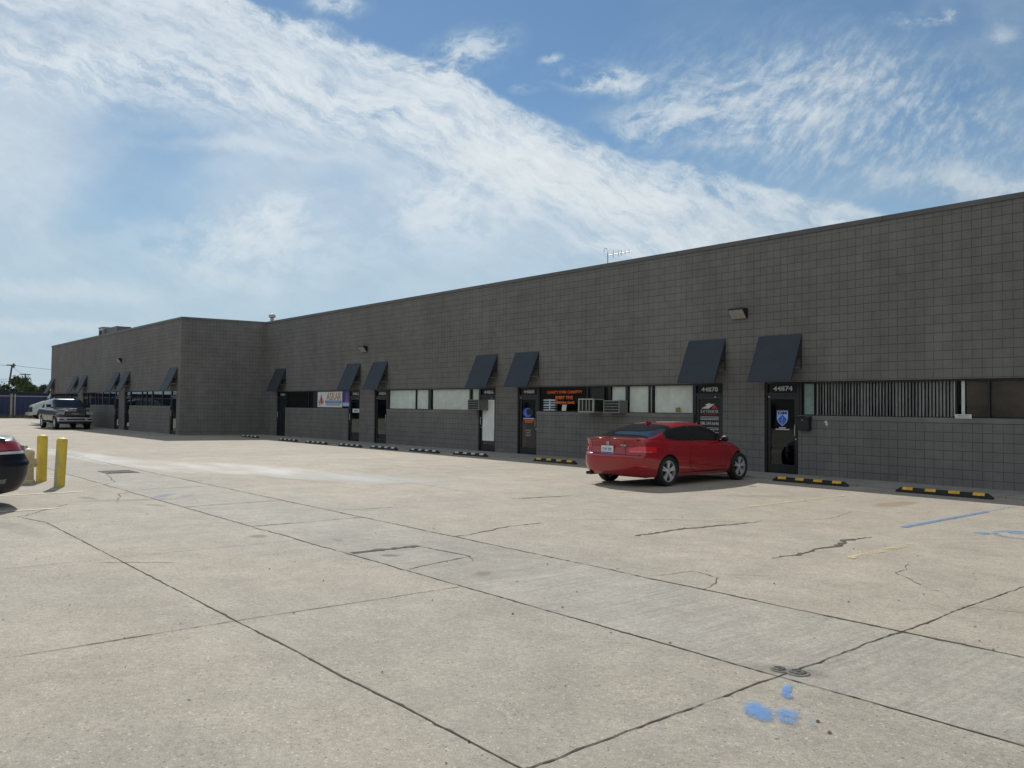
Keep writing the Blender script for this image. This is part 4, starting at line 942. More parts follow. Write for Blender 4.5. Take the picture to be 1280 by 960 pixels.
# ------------------------------------------------------------------ passenger cars
class CarShape:
    def __init__(s, **k): s.__dict__.update(k)
    def plan(s, py):
        n = s.n_rear if py < 0 else s.n_front
        return max(0.0, 1 - abs(py) ** n) ** (1 / n)
    def side(s, px, py, t):
        yr, yf = lin(s.yr, t), lin(s.yf, t); y = yr + (py + 1) / 2 * (yf - yr)
        wid = s.W / 2 * interp(s.wt, t) * interp(s.wy, y)
        zb, zs = lin(s.zb, y), interp(s.zs, y)
        return Vector((px * wid, y, zb + (zs - zb) * t))
    def side_at(s, y, z):
        """outer x of the body side at given y, z (mid region)"""
        zb, zs = lin(s.zb, y), interp(s.zs, y); t = (z - zb) / (zs - zb)
        yr, yf = lin(s.yr, t), lin(s.yf, t); py = (y - yr) / (yf - yr) * 2 - 1
        py = max(-1, min(1, py)); return s.side(s.plan(py), py, t).x
    def samples(s):
        sm = []
        for px in (0, .15, .3, .42, .54, .64, .73, .81, .88): sm.append((px, -(max(0, 1 - px ** s.n_rear)) ** (1 / s.n_rear)))
        k0, k1 = sm[-1][1], (1 - .88 ** s.n_front) ** (1 / s.n_front)
        N = 64
        for i in range(1, N): py = k0 + (k1 - k0) * i / N; sm.append((s.plan(py), py))
        for px in (.88, .81, .73, .64, .54, .42, .3, .15, 0): sm.append((px, (max(0, 1 - px ** s.n_front)) ** (1 / s.n_front)))
        return sm
    def body(s, name, mats, parent, arches, ar):
        sm = s.samples(); rows = []
        ts = [0, .05, .1, .2, .3, .4, .47, .53, .58, .62, .65, .68, .74, .8, .85, .89, .92, .95, .98, 1.0]
        t0 = [s.side(px, py, 0) for px, py in sm]
        for k in (0.0, 0.5, 0.85): rows.append([(p.x * k, p.y, p.z) for p in t0])
        for t in ts: rows.append([tuple(s.side(px, py, t)) for px, py in sm])
        top = [s.side(px, py, 1.0) for px, py in sm]
        for k in (0.03, 0.08, 0.18, 0.35, 0.55, 0.78, 1.0):
            r = []
            for p in top:
                cr = interp(s.crown, p.y); r.append((p.x * (1 - k), p.y, p.z + cr * (1 - (1 - k) ** 2.6)))
            rows.append(r)
        m_ = MB(); m_.grid(rows); m_.grid([[(-x, y, z) for x, y, z in r] for r in rows], flip=True)
        o = m_.build(name, mats, None, merge=0.00002)
        bm = bmesh.new(); bm.from_mesh(o.data)
        bmesh.ops.recalc_face_normals(bm, faces=bm.faces); bm.to_mesh(o.data); bm.free()
        # wheel arches
        cut = MB()
        for y in arches:
            for sd in (-1, 1):
                cut.tube((sd * (s.W / 2 - 0.30), y, s.axle), (sd * (s.W / 2 + 0.2), y, s.axle), ar, n=44)
        co = cut.build('cutter', mats[1]); md = o.modifiers.new('arch', 'BOOLEAN'); md.operation = 'DIFFERENCE'; md.object = co; md.solver = 'EXACT'
        dg = bpy.context.evaluated_depsgraph_get(); dg.update()
        me = bpy.data.meshes.new_from_object(o.evaluated_get(dg)); o.modifiers.clear(); old = o.data; o.data = me; bpy.data.meshes.remove(old)
        bpy.data.objects.remove(co); o.parent = parent
        me.materials.clear(); [me.materials.append(x) for x in mats]
        for p in me.polygons:
            c = p.center; p.material_index = 0
            for y in arches:
                d_ = math.hypot(c.y - y, c.z - s.axle)
                if d_ < ar - 0.004 and abs(c.x) < s.W / 2 - 0.29 and abs(p.normal.x) > 0.9: p.material_index = 1
                if abs(d_ - ar) < 0.006 and abs(p.normal.x) < 0.15 and abs(c.x) > s.W / 2 - 0.31 and abs(c.x) < s.W / 2 - 0.002: p.material_index = 1
            if p.normal.z < -0.9 and c.z < 0.30 and abs(c.x) < s.W / 2 - 0.1: p.material_index = 1
        me.polygons.foreach_set('use_smooth', [True] * len(me.polygons)); me.set_sharp_from_angle(angle=R(28))
        return o
    # greenhouse
    def gh(s, y):
        zs = interp(s.zs, y) + interp(s.crown, y) * 0.25; zt = interp(s.roof, y); return zs, max(0.004, zt - zs)
    def gx(s, y, z):
        zs, h = s.gh(y); u = max(0, min(0.9999, (z - zs) / h)); wb = s.W / 2 * interp(s.wb, y) - s.tum * (z - zs)
        return wb * (1 - u ** s.gn) ** (1 / s.gn)
    def gz(s, y, x):
        zs, h = s.gh(y); z = zs + h
        for _ in range(12):
            wb = s.W / 2 * interp(s.wb, y) - s.tum * (z - zs); u = min(0.9999, abs(x) / wb); z = zs + h * (1 - u ** s.gn) ** (1 / s.gn)
        return z
    def cabin(s, mat, parent):
        ys = [s.cab0 + (s.cab1 - s.cab0) * i / 60 for i in range(61)]; rows = []
        for y in ys:
            zs, h = s.gh(y); r = []
            for k in range(33):
                th = math.pi * k / 32; c, q = math.cos(th), abs(math.sin(th))
                z = zs + h * q ** (2 / s.gn); wb = s.W / 2 * interp(s.wb, y) - s.tum * (z - zs)
                r.append((wb * math.copysign(abs(c) ** (2 / s.gn), c), y, z))
            rows.append([(r[0][0], y, zs - 0.06)] + r + [(r[-1][0], y, zs - 0.06)])
        m_ = MB(); m_.grid(rows); n = len(rows[0]); m_.add(rows[0], [list(range(n))]); m_.add(rows[-1], [list(range(n))])
        return m_.build('roof', mat, parent, smooth=40, merge=0.0005)
    def side_patch(s, name, y0, y1, zlo, top_gap, mat, parent, sd, off=0.004, n=36, m=8, cut0=None, cut1=None):
        """window patch on the side of the greenhouse"""
        A = []
        for i in range(n + 1):
            y = y0 + (y1 - y0) * i / n; zs, h = s.gh(y); lo = interp(zlo, y) if isinstance(zlo, list) else zlo
            hi = max(lo + 0.002, zs + h - top_gap)
            A.append([(sd * (s.gx(y, lo + (hi - lo) * j / m) + off), y, lo + (hi - lo) * j / m) for j in range(m + 1)])
        mb = MB(); mb.grid(A); return mb.build(name, mat, parent, smooth=60, fix=False)
    def top_patch(s, name, y0, y1, gap, mat, parent, off=0.005, n=24, m=24, inset=0.04):
        A = []
        for i in range(n + 1):
            y = y0 + (y1 - y0) * i / n; zs, h = s.gh(y); wb = s.W / 2 * interp(s.wb, y) - s.tum * h * 0.8; X = wb - gap
            row = []
            for j in range(m + 1):
                x = -X + 2 * X * j / m; row.append((x, y, s.gz(y, x) + off))
            A.append(row)
        mb = MB(); mb.grid(A); return mb.build(name, mat, parent, smooth=60, fix=False)
    def line(s, name, pts, wd, mat, parent, sd=1, off=0.002):
        """thin ribbon along (y, z) points on the body side"""
        L, Q = [], []
        P = []
        for a, b_ in zip(pts, pts[1:]):
            for i in range(8): P.append((a[0] + (b_[0] - a[0]) * i / 8, a[1] + (b_[1] - a[1]) * i / 8))
        P.append(pts[-1])
        for i, (y, z) in enumerate(P):
            a, b_ = P[max(0, i - 1)], P[min(len(P) - 1, i + 1)]; dy, dz = b_[0] - a[0], b_[1] - a[1]; l = math.hypot(dy, dz) or 1
            ny, nz = -dz / l * wd / 2, dy / l * wd / 2
            for arr, q in ((L, 1), (Q, -1)):
                yy, zz = y + ny * q, z + nz * q; arr.append((sd * (s.side_at(yy, zz) + off), yy, zz))
        mb = MB(); mb.grid([L, Q]); return mb.build(name, mat, parent, fix=False)
    def end_patch(s, name, px0, px1, t0, t1, mat, parent, rear=True, off=0.006, mirror=False, n=16, m=6, around=0.0, shape=None):
        """patch on the rear or front fascia between two plan fractions and two heights; around>0 continues along the side"""
        sg = -1 if rear else 1; nn = s.n_rear if rear else s.n_front
        sm = [(px0 + (px1 - px0) * i / n) for i in range(n + 1)]
        pl = [(p, sg * (max(0, 1 - p ** nn)) ** (1 / nn)) for p in sm]
        if around > 0:
            e = abs(pl[-1][1])
            for i in range(1, 9): py = e - around * i / 8; pl.append((s.plan(sg * py), sg * py))
        rows = []
        for i, (px, py) in enumerate(pl):
            row = []
            for j in range(m + 1):
                lo, hi = (t0, t1) if shape is None else shape(i / (len(pl) - 1)); t = lo + (hi - lo) * j / m
                p = s.side(px, py, t); e = 1e-3
                n_ = Vector((px ** (nn - 1) / (s.W / 2), sg * abs(py) ** (nn - 1) / ((lin(s.yf, t) - lin(s.yr, t)) / 2), 0)).normalized()
                q = p + n_ * off; row.append((-q.x if mirror else q.x, q.y, q.z))
            rows.append(row)
        mb = MB(); mb.grid(rows); return mb.build(name, mat, parent, smooth=60, fix=False)

coupe = CarShape(W=1.825, n_rear=6.0, n_front=3.4, axle=0.325,
    zb=[(-2.5, 0.27), (-2.1, 0.22), (-1.8, 0.20), (1.8, 0.19), (2.2, 0.22)],
    zs=[(-2.48, 0.985), (-2.0, 0.985), (-1.2, 0.975), (0, 0.945), (0.8, 0.925), (1.3, 0.865), (1.75, 0.775), (2.2, 0.64)],
    crown=[(-2.48, 0.045), (-2.0, 0.065), (-1.0, 0.05), (0.8, 0.05), (1.3, 0.065), (2.0, 0.05), (2.2, 0.03)],
    yr=[(0, -2.30), (0.08, -2.385), (0.3, -2.445), (0.52, -2.46), (0.575, -2.452), (0.60, -2.415), (0.64, -2.395), (0.85, -2.375), (0.94, -2.395), (0.985, -2.425), (1, -2.415)],
    yf=[(0, 2.03), (0.1, 2.10), (0.35, 2.16), (0.6, 2.17), (0.8, 2.12), (0.92, 2.03), (1, 1.90)],
    wt=[(0, 0.90), (0.07, 0.945), (0.2, 0.972), (0.4, 0.988), (0.55, 0.996), (0.70, 1.0), (0.82, 0.985), (0.92, 0.975), (1.0, 0.945)],
    wy=[(-2.46, 0.95), (-1.8, 0.985), (-1.4, 1.0), (-0.8, 0.985), (0.3, 0.975), (1.0, 0.985), (1.4, 0.99), (1.8, 0.97), (2.2, 0.93)],
    roof=[(-2.08, 1.005), (-1.85, 1.075), (-1.5, 1.20), (-1.1, 1.305), (-0.7, 1.358), (-0.25, 1.378), (0.1, 1.368), (0.4, 1.30), (0.75, 1.14), (1.02, 0.985)],
    wb=[(-2.08, 0.80), (-1.6, 0.865), (-1.0, 0.90), (-0.3, 0.905), (0.4, 0.90), (1.05, 0.84)], tum=0.50, gn=5.0, cab0=-2.06, cab1=1.02)

def build_car(sh, name, label, loc, rz, paint, kind):
    t = thing(name, label, 'car', loc, rz)
    RA, FA = sh.rear_axle, sh.front_axle
    sh.body('body', [paint, M_well], t, (RA, FA), 0.365)
    rf_ = sh.cabin(paint, t)
    for sd, s_ in ((1, 'right'), (-1, 'left')):
        a, b_, c, d_ = sh.dlo
        zl = sh.dlo_low
        sh.side_patch('side_window', c + 0.035, d_, zl, 0.085, M_carglass, t, sd)
        sh.side_patch('quarter_window', a, c - 0.005, zl, 0.085, M_carglass, t, sd)
        if kind == 'sedan': pass
        # black surround under the glass
        sh.side_patch('window_trim', a - 0.05, d_ + 0.05, [(y, z - 0.016) for y, z in zl], 0.072, M_carblk, t, sd, off=0.0015)
        for pts in sh.seams: sh.line('door_seam', pts, 0.013, M_seam, t, sd)
        sh.line('sill_shadow', [(RA + 0.45, 0.275), (FA - 0.45, 0.262)], 0.014, M_carblk, t, sd)
        for hy in sh.handles:
            hz = 0.815; x = sd * sh.side_at(hy, hz); m_ = MB(); m_.box(min(x, x + sd * 0.035), max(x, x + sd * 0.035), hy - 0.11, hy + 0.11, hz - 0.016, hz + 0.016, 0.008); m_.build('door_handle', paint, t)
        my, mz = sh.mirror; mx = sh.W / 2 - 0.045
        m_ = MB(); rings = []
        for i in range(9):
            u = i / 8; rr = 0.002 + 0.085 * math.sin(math.pi * min(1, 0.12 + u * 0.88)) ** 0.55
            xx = mx + 0.02 + 0.21 * u; rings.append([(sd * xx, my + 0.055 * math.cos(k * math.pi / 6) * rr / 0.087 - 0.05 * u, mz + 0.07 * math.sin(k * math.pi / 6) * rr / 0.087) for k in range(13)])
        m_.grid(rings); m_.add([p for p in rings[-1][:-1]], [list(range(12))]); m_.add([p for p in rings[0][:-1]], [list(range(12))]); mo = m_.build('mirror', sh.mirrormat or paint, t, smooth=50)
        m_ = MB(); m_.tube((sd * (mx - 0.07), my + 0.01, mz - 0.045), (sd * (mx + 0.06), my, mz - 0.03), 0.022, n=8); m_.build('mirror_arm', M_carblk, mo)
        for y in (RA, FA): make_wheel(t, sd * (sh.W / 2 - 0.118), y, 0.325, sd, rimr=0.232)
    sh.top_patch('rear_window', sh.rw[0], sh.rw[1], sh.rw[2], M_carglass, t)
    sh.top_patch('windscreen', sh.ws[0], sh.ws[1], sh.ws[2], M_carglass, t)
    return t
coupe.__dict__.update(rear_axle=-1.405, front_axle=1.405, dlo=(-1.36, 0, -0.42, 0.74), dlo_low=[(-1.45, 1.055), (-1.2, 1.005), (-0.6, 0.985), (0.8, 0.965)],
    seams=[[(-0.60, 0.96), (-0.66, 0.70), (-0.62, 0.40), (-0.45, 0.28)], [(0.82, 0.92), (0.86, 0.60), (0.80, 0.28)], [(-0.45, 0.285), (0.80, 0.285)], [(-2.37, 0.985), (-2.0, 0.955)][:0] or [(1.02, 0.46), (1.0, 0.74)]],
    handles=(-0.42,), mirror=(0.62, 1.0), mirrormat=M_carblk, rw=(-1.95, -1.03, 0.03), ws=(0.30, 0.98, 0.03))
coupe.zs_end = None

red = build_car(coupe, 'parked_car', 'red two door coupe parked nose towards the wall beside door 44870', (-12.27, -3.82, 0), R(2.5), M_red, 'coupe')
# rear of the coupe: lamps, plate, badge, lettering, boot seam, diffuser, exhausts, fin
sh = coupe
def lamp_shape(u): return (0.66 + 0.02 * u, 0.66 + (0.845 - 0.66) * min(1.0, 0.55 + 1.2 * u) - 0.01 * u)
for mir in (False, True):
    o = sh.end_patch('tail_lamp', 0.63, 0.95, 0.68, 0.85, M_tail, red, True, 0.008, mir, around=0.045, shape=lamp_shape)
    sh.end_patch('lamp_strip', 0.66, 0.93, 0.685, 0.705, pm('pink lamp strip', (0.75, 0.16, 0.18), 0.15, coat=1.0), o, True, 0.011, mir, around=0.03)
    sh.end_patch('reflector', 0.70, 0.93, 0.28, 0.31, M_tail, red, True, 0.006, mir)
    sh.end_patch('boot_seam', 0.540, 0.549, 0.60, 0.97, M_seam, red, True, 0.003, mir)
    m_ = MB(); sx = -1 if mir else 1
    if mir:
        for dx in (0.0, 0.085): m_.tube((-0.62 + dx, -2.36, 0.245), (-0.62 + dx, -2.10, 0.245), 0.036, n=18)
        m_.build('exhaust', M_carblk, red)
sh.end_patch('bumper_seam', 0.0, 0.90, 0.582, 0.598, M_seam, red, True, 0.004, False); sh.end_patch('bumper_seam', 0.0, 0.90, 0.582, 0.598, M_seam, red, True, 0.004, True)
m_ = MB(); m_.box(-0.165, 0.165, -2.418, -2.402, 0.70, 0.865, 0.004); pl_ = m_.build('license_plate', M_signwhite, red)
m_ = MB(); m_.box(-0.155, 0.155, -2.4195, -2.4175, 0.705, 0.732); m_.build('plate_band', M_blueprint, pl_)
text('plate_text', 'DW 2M1', 0, 0, 0.25, 0.068, 0, M_navy, pl_, loc=(0, -2.4185, 0.79), rot=(R(90), 0, 0), bold=0.0, thick=0.002)
m_ = MB(); m_.lathe([(0.040, -2.392), (0.041, -2.402), (0.033, -2.405), (0.002, -2.406)], 24, 'y', (0, 0, 0.915)); bd_ = m_.build('badge', M_chrome, red)
m_ = MB()
for a in (0, math.pi): m_.prism([(0, 0.915)] + [(0.027 * math.cos(a + i * math.pi / 12), 0.915 + 0.027 * math.sin(a + i * math.pi / 12)) for i in range(7)], 'y', -2.4085, -2.4065)
m_.build('badge_quarters', M_blueprint, bd_)
text('model_script', '428i', 0, 0, 0.17, 0.045, 0, M_chrome, red, loc=(0.42, -2.392, 0.885), rot=(R(90), 0, 0), bold=0.02)
m_ = MB(); m_.prism([(-1.10, 1.300), (-0.86, 1.335), (-1.03, 1.385), (-1.09, 1.388)], 'x', -0.022, 0.022); m_.build('roof_fin', M_red, red)
m_ = MB(); A = []
for i in range(25):
    u = -0.84 + 1.68 * i / 24; q = abs(u); p_ = sh.side(q, -(1 - q ** sh.n_rear) ** (1 / sh.n_rear), 1.0)
    A.append((math.copysign(p_.x, u), p_.y, p_.z + 0.018 * (1 - q ** 2)))
m_.grid([[(x, y + 0.13, z + 0.006) for x, y, z in A], [(x, y + 0.01, z + 0.022) for x, y, z in A], [(x, y - 0.012, z + 0.018) for x, y, z in A], [(x, y - 0.004, z - 0.012) for x, y, z in A]]); m_.build('boot_spoiler', M_red, red, smooth=30)
m_ = MB(); m_.box(-0.60, 0.60, -1.85, 1.9, 0.18, 0.26); m_.build('underbody', M_well, red)

sedan = CarShape(W=1.80, n_rear=4.6, n_front=3.4, axle=0.325,
    zb=[(-2.4, 0.30), (-2.0, 0.24), (-1.7, 0.20), (1.8, 0.19), (2.3, 0.22)],
    zs=[(-2.36, 1.035), (-1.9, 1.045), (-1.2, 1.02), (0, 0.97), (0.8, 0.945), (1.4, 0.90), (1.9, 0.79), (2.3, 0.66)],
    crown=[(-2.36, 0.06), (-1.8, 0.06), (-1.0, 0.05), (0.8, 0.05), (1.4, 0.065), (2.1, 0.05), (2.3, 0.03)],
    yr=[(0, -2.20), (0.1, -2.27), (0.3, -2.325), (0.48, -2.34), (0.56, -2.335), (0.60, -2.30), (0.75, -2.26), (0.9, -2.20), (0.97, -2.17), (1, -2.13)],
    yf=[(0, 2.10), (0.1, 2.18), (0.35, 2.24), (0.6, 2.25), (0.8, 2.20), (0.92, 2.10), (1, 1.98)],
    wt=[(0, 0.90), (0.07, 0.945), (0.2, 0.972), (0.4, 0.988), (0.55, 0.996), (0.70, 1.0), (0.82, 0.99), (0.92, 0.975), (1.0, 0.93)],
    wy=[(-2.4, 0.95), (-1.8, 0.985), (-1.3, 1.0), (-0.8, 0.985), (0.3, 0.98), (1.0, 0.985), (1.4, 0.99), (1.8, 0.97), (2.3, 0.93)],
    roof=[(-1.95, 1.085), (-1.65, 1.19), (-1.25, 1.33), (-0.8, 1.42), (-0.3, 1.455), (0.2, 1.44), (0.55, 1.36), (0.9, 1.19), (1.2, 1.02)],
    wb=[(-1.95, 0.80), (-1.4, 0.86), (-0.8, 0.89), (0.4, 0.89), (1.2, 0.84)], tum=0.45, gn=5.0, cab0=-1.93, cab1=1.2)
sedan.__dict__.update(rear_axle=-1.30, front_axle=1.40, dlo=(-1.25, 0, -0.20, 0.92), dlo_low=[(-1.4, 1.10), (-1.1, 1.06), (0.9, 1.01)],
    seams=[[(-0.22, 0.98), (-0.22, 0.30)], [(0.95, 0.94), (0.98, 0.60), (0.92, 0.28)], [(-0.95, 0.70), (-0.80, 0.30)]], handles=(-0.85, 0.05), mirror=(0.78, 1.05), mirrormat=M_carblk, rw=(-1.86, -1.22, 0.05), ws=(0.48, 1.15, 0.05))
dark = build_car(sedan, 'dark_sedan', 'blue black sedan with red tail lamps at the left edge beside the hydrant', (-15.42, -18.93, 0), R(180), M_blackpaint, 'sedan')
for mir in (False, True):
    o = sedan.end_patch('tail_lamp', 0.56, 0.94, 0.80, 0.985, pm('dark red lamp lens', (0.30, 0.004, 0.010), 0.12, 0, 0.1, 20, coat=0.7), dark, True, 0.010, mir, around=0.22, shape=lambda u: (0.80 + 0.03 * u, 0.985 - 0.06 * max(0, u - 0.4)))
    sedan.end_patch('clear_lens', 0.55, 0.955, 0.715, 0.79, M_tailw, o, True, 0.011, mir, around=0.12, shape=lambda u: (0.73 + 0.03 * u, 0.795))
    sedan.end_patch('reflector', 0.88, 0.96, 0.20, 0.28, M_acgrey, dark, True, 0.006, mir)
m_ = MB(); m_.box(-0.165, 0.165, -2.30, -2.285, 0.78, 0.94, 0.004); m_.build('license_plate', M_signwhite, dark)
m_ = MB(); m_.box(-0.60, 0.60, -1.6, 1.9, 0.17, 0.27); m_.build('underbody', M_well, dark)

# ------------------------------------------------------------------ pickup truck (front faces local +y)
tk = thing('pickup_truck', 'dark grey blue pickup with silver grille parked along the wing', 'pickup', (-59.55, -6.68, 0), R(-90))
pk = CarShape(W=2.08, n_rear=14.0, n_front=5.5, axle=0.41,
    zb=[(-3.1, 0.55), (3, 0.50)], zs=[(-3.1, 1.32), (-1.5, 1.31), (0, 1.27), (1.3, 1.27), (2.0, 1.25), (2.75, 1.20), (2.9, 1.17)],
    crown=[(-3.1, 0.0), (-1.2, 0.02), (1.3, 0.05), (2.2, 0.09), (2.9, 0.05)],
    yr=[(0, -3.0), (1, -3.02)], yf=[(0, 2.68), (0.2, 2.74), (0.6, 2.76), (0.85, 2.74), (0.95, 2.70), (1, 2.62)],
    wt=[(0, 0.95), (0.2, 0.985), (0.5, 1.0), (0.75, 0.995), (0.92, 0.985), (1.0, 0.96)],
    wy=[(-3.1, 0.985), (0, 0.985), (1.0, 0.99), (2.2, 1.0), (2.9, 0.97)],
    roof=[(-1.35, 1.36), (-1.25, 1.62), (-1.05, 1.85), (-0.5, 1.93), (0.2, 1.945), (0.55, 1.90), (0.95, 1.65), (1.35, 1.34)],
    wb=[(-1.35, 0.93), (0.4, 0.94), (1.35, 0.88)], tum=0.20, gn=7.0, cab0=-1.34, cab1=1.34)
bo = pk.body('body', [M_truckpaint, M_well], tk, (-1.83, 1.84), 0.47)
pk.cabin(M_truckpaint, tk)
for sd in (1, -1):
    pk.side_patch('side_window', -0.05, 1.02, 1.345, 0.09, M_carglass, tk, sd); pk.side_patch('quarter_window', -1.14, -0.13, 1.345, 0.09, M_carglass, tk, sd)
    pk.line('door_seam', [(-0.10, 1.26), (-0.10, 0.62)], 0.02, M_seam, tk, sd); pk.line('door_seam', [(1.05, 1.26), (1.02, 0.62)], 0.02, M_seam, tk, sd); pk.line('door_seam', [(-1.22, 1.26), (-1.22, 0.75)], 0.02, M_seam, tk, sd)
    for hy in (-0.95, 0.15):
        m_ = MB(); x = sd * pk.side_at(hy, 1.12); m_.box(min(x, x + sd * 0.03), max(x, x + sd * 0.03), hy - 0.1, hy + 0.1, 1.10, 1.135, 0.008); m_.build('door_handle', M_truckpaint, tk)
    m_ = MB(); m_.box(min(sd * 1.0, sd * 1.26), max(sd * 1.0, sd * 1.26), 0.80, 0.93, 1.37, 1.58, 0.03); mo = m_.build('mirror', M_carblk, tk)
    m_ = MB(); m_.tube((sd * 0.90, 0.86, 1.34), (sd * 1.05, 0.86, 1.42), 0.03, n=8); m_.build('mirror_arm', M_carblk, mo)
    for y in (-1.83, 1.84): make_wheel(tk, sd * 0.88, y, 0.41, sd, 0.27, 6, 0.27, double=False)
    # headlamp, fog lamp
    m_ = MB(); m_.prism([(sd * 0.62, 0.93), (sd * 1.0, 0.94), (sd * 1.005, 1.13), (sd * 0.60, 1.14)], 'y', 2.45, 2.785); hl = m_.build('headlight', M_headlight, tk)
    m_ = MB(); m_.tube((sd * 0.72, 2.786, 1.03), (sd * 0.72, 2.796, 1.03), 0.06, n=16); m_.tube((sd * 0.88, 2.786, 1.03), (sd * 0.88, 2.796, 1.03), 0.05, n=16); m_.build('projector', M_chrome, hl)
    m_ = MB(); m_.box(min(sd * 0.66, sd * 0.92), max(sd * 0.66, sd * 0.92), 2.925, 2.94, 0.60, 0.68, 0.006); m_.build('fog_lamp', M_acdark, tk)
    m_ = MB(); m_.box(min(sd * 0.95, sd * 1.13), max(sd * 0.95, sd * 1.13), -1.1, 1.1, 0.40, 0.46, 0.02); m_.build('side_step', M_carblk, tk)
pk.top_patch('windscreen', 0.62, 1.29, 0.05, M_carglass, tk); pk.top_patch('rear_window', -1.32, -1.2, 0.12, M_carglass, tk)
m_ = MB(); m_.box(-0.61, 0.61, 2.60, 2.795, 0.80, 1.17, 0.03); m_.build('grille_surround', M_carblk, tk)
m_ = MB(); m_.box(-0.56, 0.56, 2.79, 2.802, 0.835, 1.13, 0.01); gr = m_.build('grille', M_acdark, tk)
m_ = MB(); m_.box(-0.54, 0.54, 2.803, 2.812, 0.965, 0.995)
for i in range(13): x = -0.5 + i / 12; m_.box(x - 0.008, x + 0.008, 2.8025, 2.808, 0.845, 1.12)
m_.build('grille_bars', M_acgrey, gr)
text('grille_word', 'RAM', 0, 0, 0.34, 0.085, 0, M_chrome, gr, loc=(0, 2.822, 0.985), rot=(R(90), 0, R(180)), bold=0.03, thick=0.006)
m_ = MB(); m_.box(-1.0, 1.0, 2.62, 2.92, 0.50, 0.76, 0.05); bp = m_.build('front_bumper', M_chrome, tk)
m_ = MB(); m_.box(-0.52, 0.52, 2.915, 2.926, 0.60, 0.70, 0.004); m_.build('bumper_intake', M_acdark, bp)
m_ = MB(); m_.box(-0.95, 0.95, 2.58, 2.84, 0.38, 0.498, 0.03); m_.build('air_dam', M_carblk, tk)
m_ = MB(); m_.box(-0.9, 0.9, -3.16, -2.98, 0.55, 0.76, 0.03); m_.build('rear_bumper', M_chrome, tk)
m_ = MB()
for sd in (1, -1): m_.prism([(sd * 0.22, 1.32), (sd * 0.44, 1.30), (sd * 0.40, 1.345), (sd * 0.26, 1.36)], 'y', 1.55, 2.3)
m_.build('hood_ridge', M_truckpaint, tk)
m_ = MB(); m_.box(-0.75, 0.75, -2.9, 2.5, 0.36, 0.52); m_.build('underbody', M_well, tk)

# ------------------------------------------------------------------ twin building added unseen behind the camera, for the window glass to mirror
OB = thing('added_opposite_building', 'unseen grey block building added across the lot, for the windows to mirror', 'building', (0, -52, 0))
m_ = MB(); m_.box(-190, 60, -20, 0, 0, 6.2); m_.build('block_wall', M_block, OB)
m_ = MB(); m_.box(-190.05, 60.05, -20.05, 0.05, 6.2, 6.32); m_.build('coping', M_coping, OB)
for i in range(20):
    x = -184 + i * 12.0
    m_ = MB(); m_.box(x, x + 6.2, -0.05, 0.02, 1.5, 2.4); m_.build('window', M_carglass, OB)
    m_ = MB(); m_.box(x + 6.6, x + 7.6, -0.05, 0.02, 0.0, 2.4); m_.build('door', M_black, OB)

# ------------------------------------------------------------------ far end of the lot
t = thing('blue_wall', 'long dark blue metal wall behind the chain link fence', 'wall', (-103.5, -8, 0))
m_ = MB()
for i in range(230):
    y = -90 + i * 0.5; m_.add([(0, y, 0), (0.05, y + 0.12, 0), (0.05, y + 0.38, 0), (0, y + 0.5, 0), (0, y, 2.72), (0.05, y + 0.12, 2.72), (0.05, y + 0.38, 2.72), (0, y + 0.5, 2.72)], [(0, 1, 5, 4), (1, 2, 6, 5), (2, 3, 7, 6)])
m_.box(-3, -0.01, -90, 25, 0, 2.70); m_.build('sheeting', M_bluewall, t)
m_ = MB(); m_.box(-3.1, 0.12, -90.1, 25.1, 2.70, 2.86); m_.build('top_trim', pm('dark trim', (0.015, 0.015, 0.02), 0.6), t)
t = thing('chain_link_fence', 'chain link fence with tan posts before the blue wall', 'fence', (-101, -8, 0))
for i in range(20):
    y = -80.55 + i * 5.05 - 0.35; m_ = MB(); m_.tube((0, y, 0), (0, y, 2.58), 0.11 if i == 17 else 0.05, n=10); m_.build('fence_post', M_fencep, t)
m_ = MB(); m_.tube((0, 5.28, 0), (0, 5.28, 2.58), 0.06, n=10); m_.build('fence_post', M_steel, t)
m_ = MB(); m_.tube((0, -81, 2.33), (0, 16, 2.33), 0.035, n=8); m_.tube((0, -81, 0.12), (0, 16, 0.12), 0.02, n=6); m_.build('fence_rail', M_fencep, t)
def mat_mesh():
    m, nt, b = new_mat('chain link mesh'); p = nt.pos(); x, y, z = nt.sep(p)
    a = nt.math('PINGPONG', nt.math('ADD', y, z), 0.04); c = nt.math('PINGPONG', nt.math('SUBTRACT', y, z), 0.04)
    al = nt.math('MAXIMUM', nt.math('LESS_THAN', a, 0.0018), nt.math('LESS_THAN', c, 0.0018))
    b.inputs['Base Color'].default_value = (0.14, 0.14, 0.14, 1); nt.put(b.inputs['Alpha'], al); return m
m_ = MB(); m_.add([(0.0, -81, 0.12), (0.0, 16, 0.12), (0.0, 16, 2.33), (0.0, -81, 2.33)], [(0, 1, 2, 3)]); m_.build('fence_mesh', mat_mesh(), t, fix=False)
wr_ = random.Random(3); m_ = MB()
for i in range(7000):
    y = wr_.uniform(-70, 10); x = -100.6 + wr_.uniform(-0.5, 0.9); h = wr_.uniform(0.15, 0.75) * (0.6 + 0.8 * abs(math.sin(y * 0.9) * math.sin(y * 0.37 + 1))); a = wr_.uniform(0, 6.28); w_ = wr_.uniform(0.02, 0.05)
    dx, dy = math.cos(a) * w_, math.sin(a) * w_; lx, ly = wr_.uniform(-.15, .15), wr_.uniform(-.15, .15)
    m_.add([(x - dx, y - dy, 0), (x + dx, y + dy, 0), (x + lx + dx * .5, y + ly + dy * .5, h * .7), (x + lx * 1.6, y + ly * 1.6, h)], [(0, 1, 2), (0, 2, 3)])
tag(m_.build('weeds', M_weed, fix=False), 'low olive weeds along the foot of the far fence', 'weeds', kind='stuff')
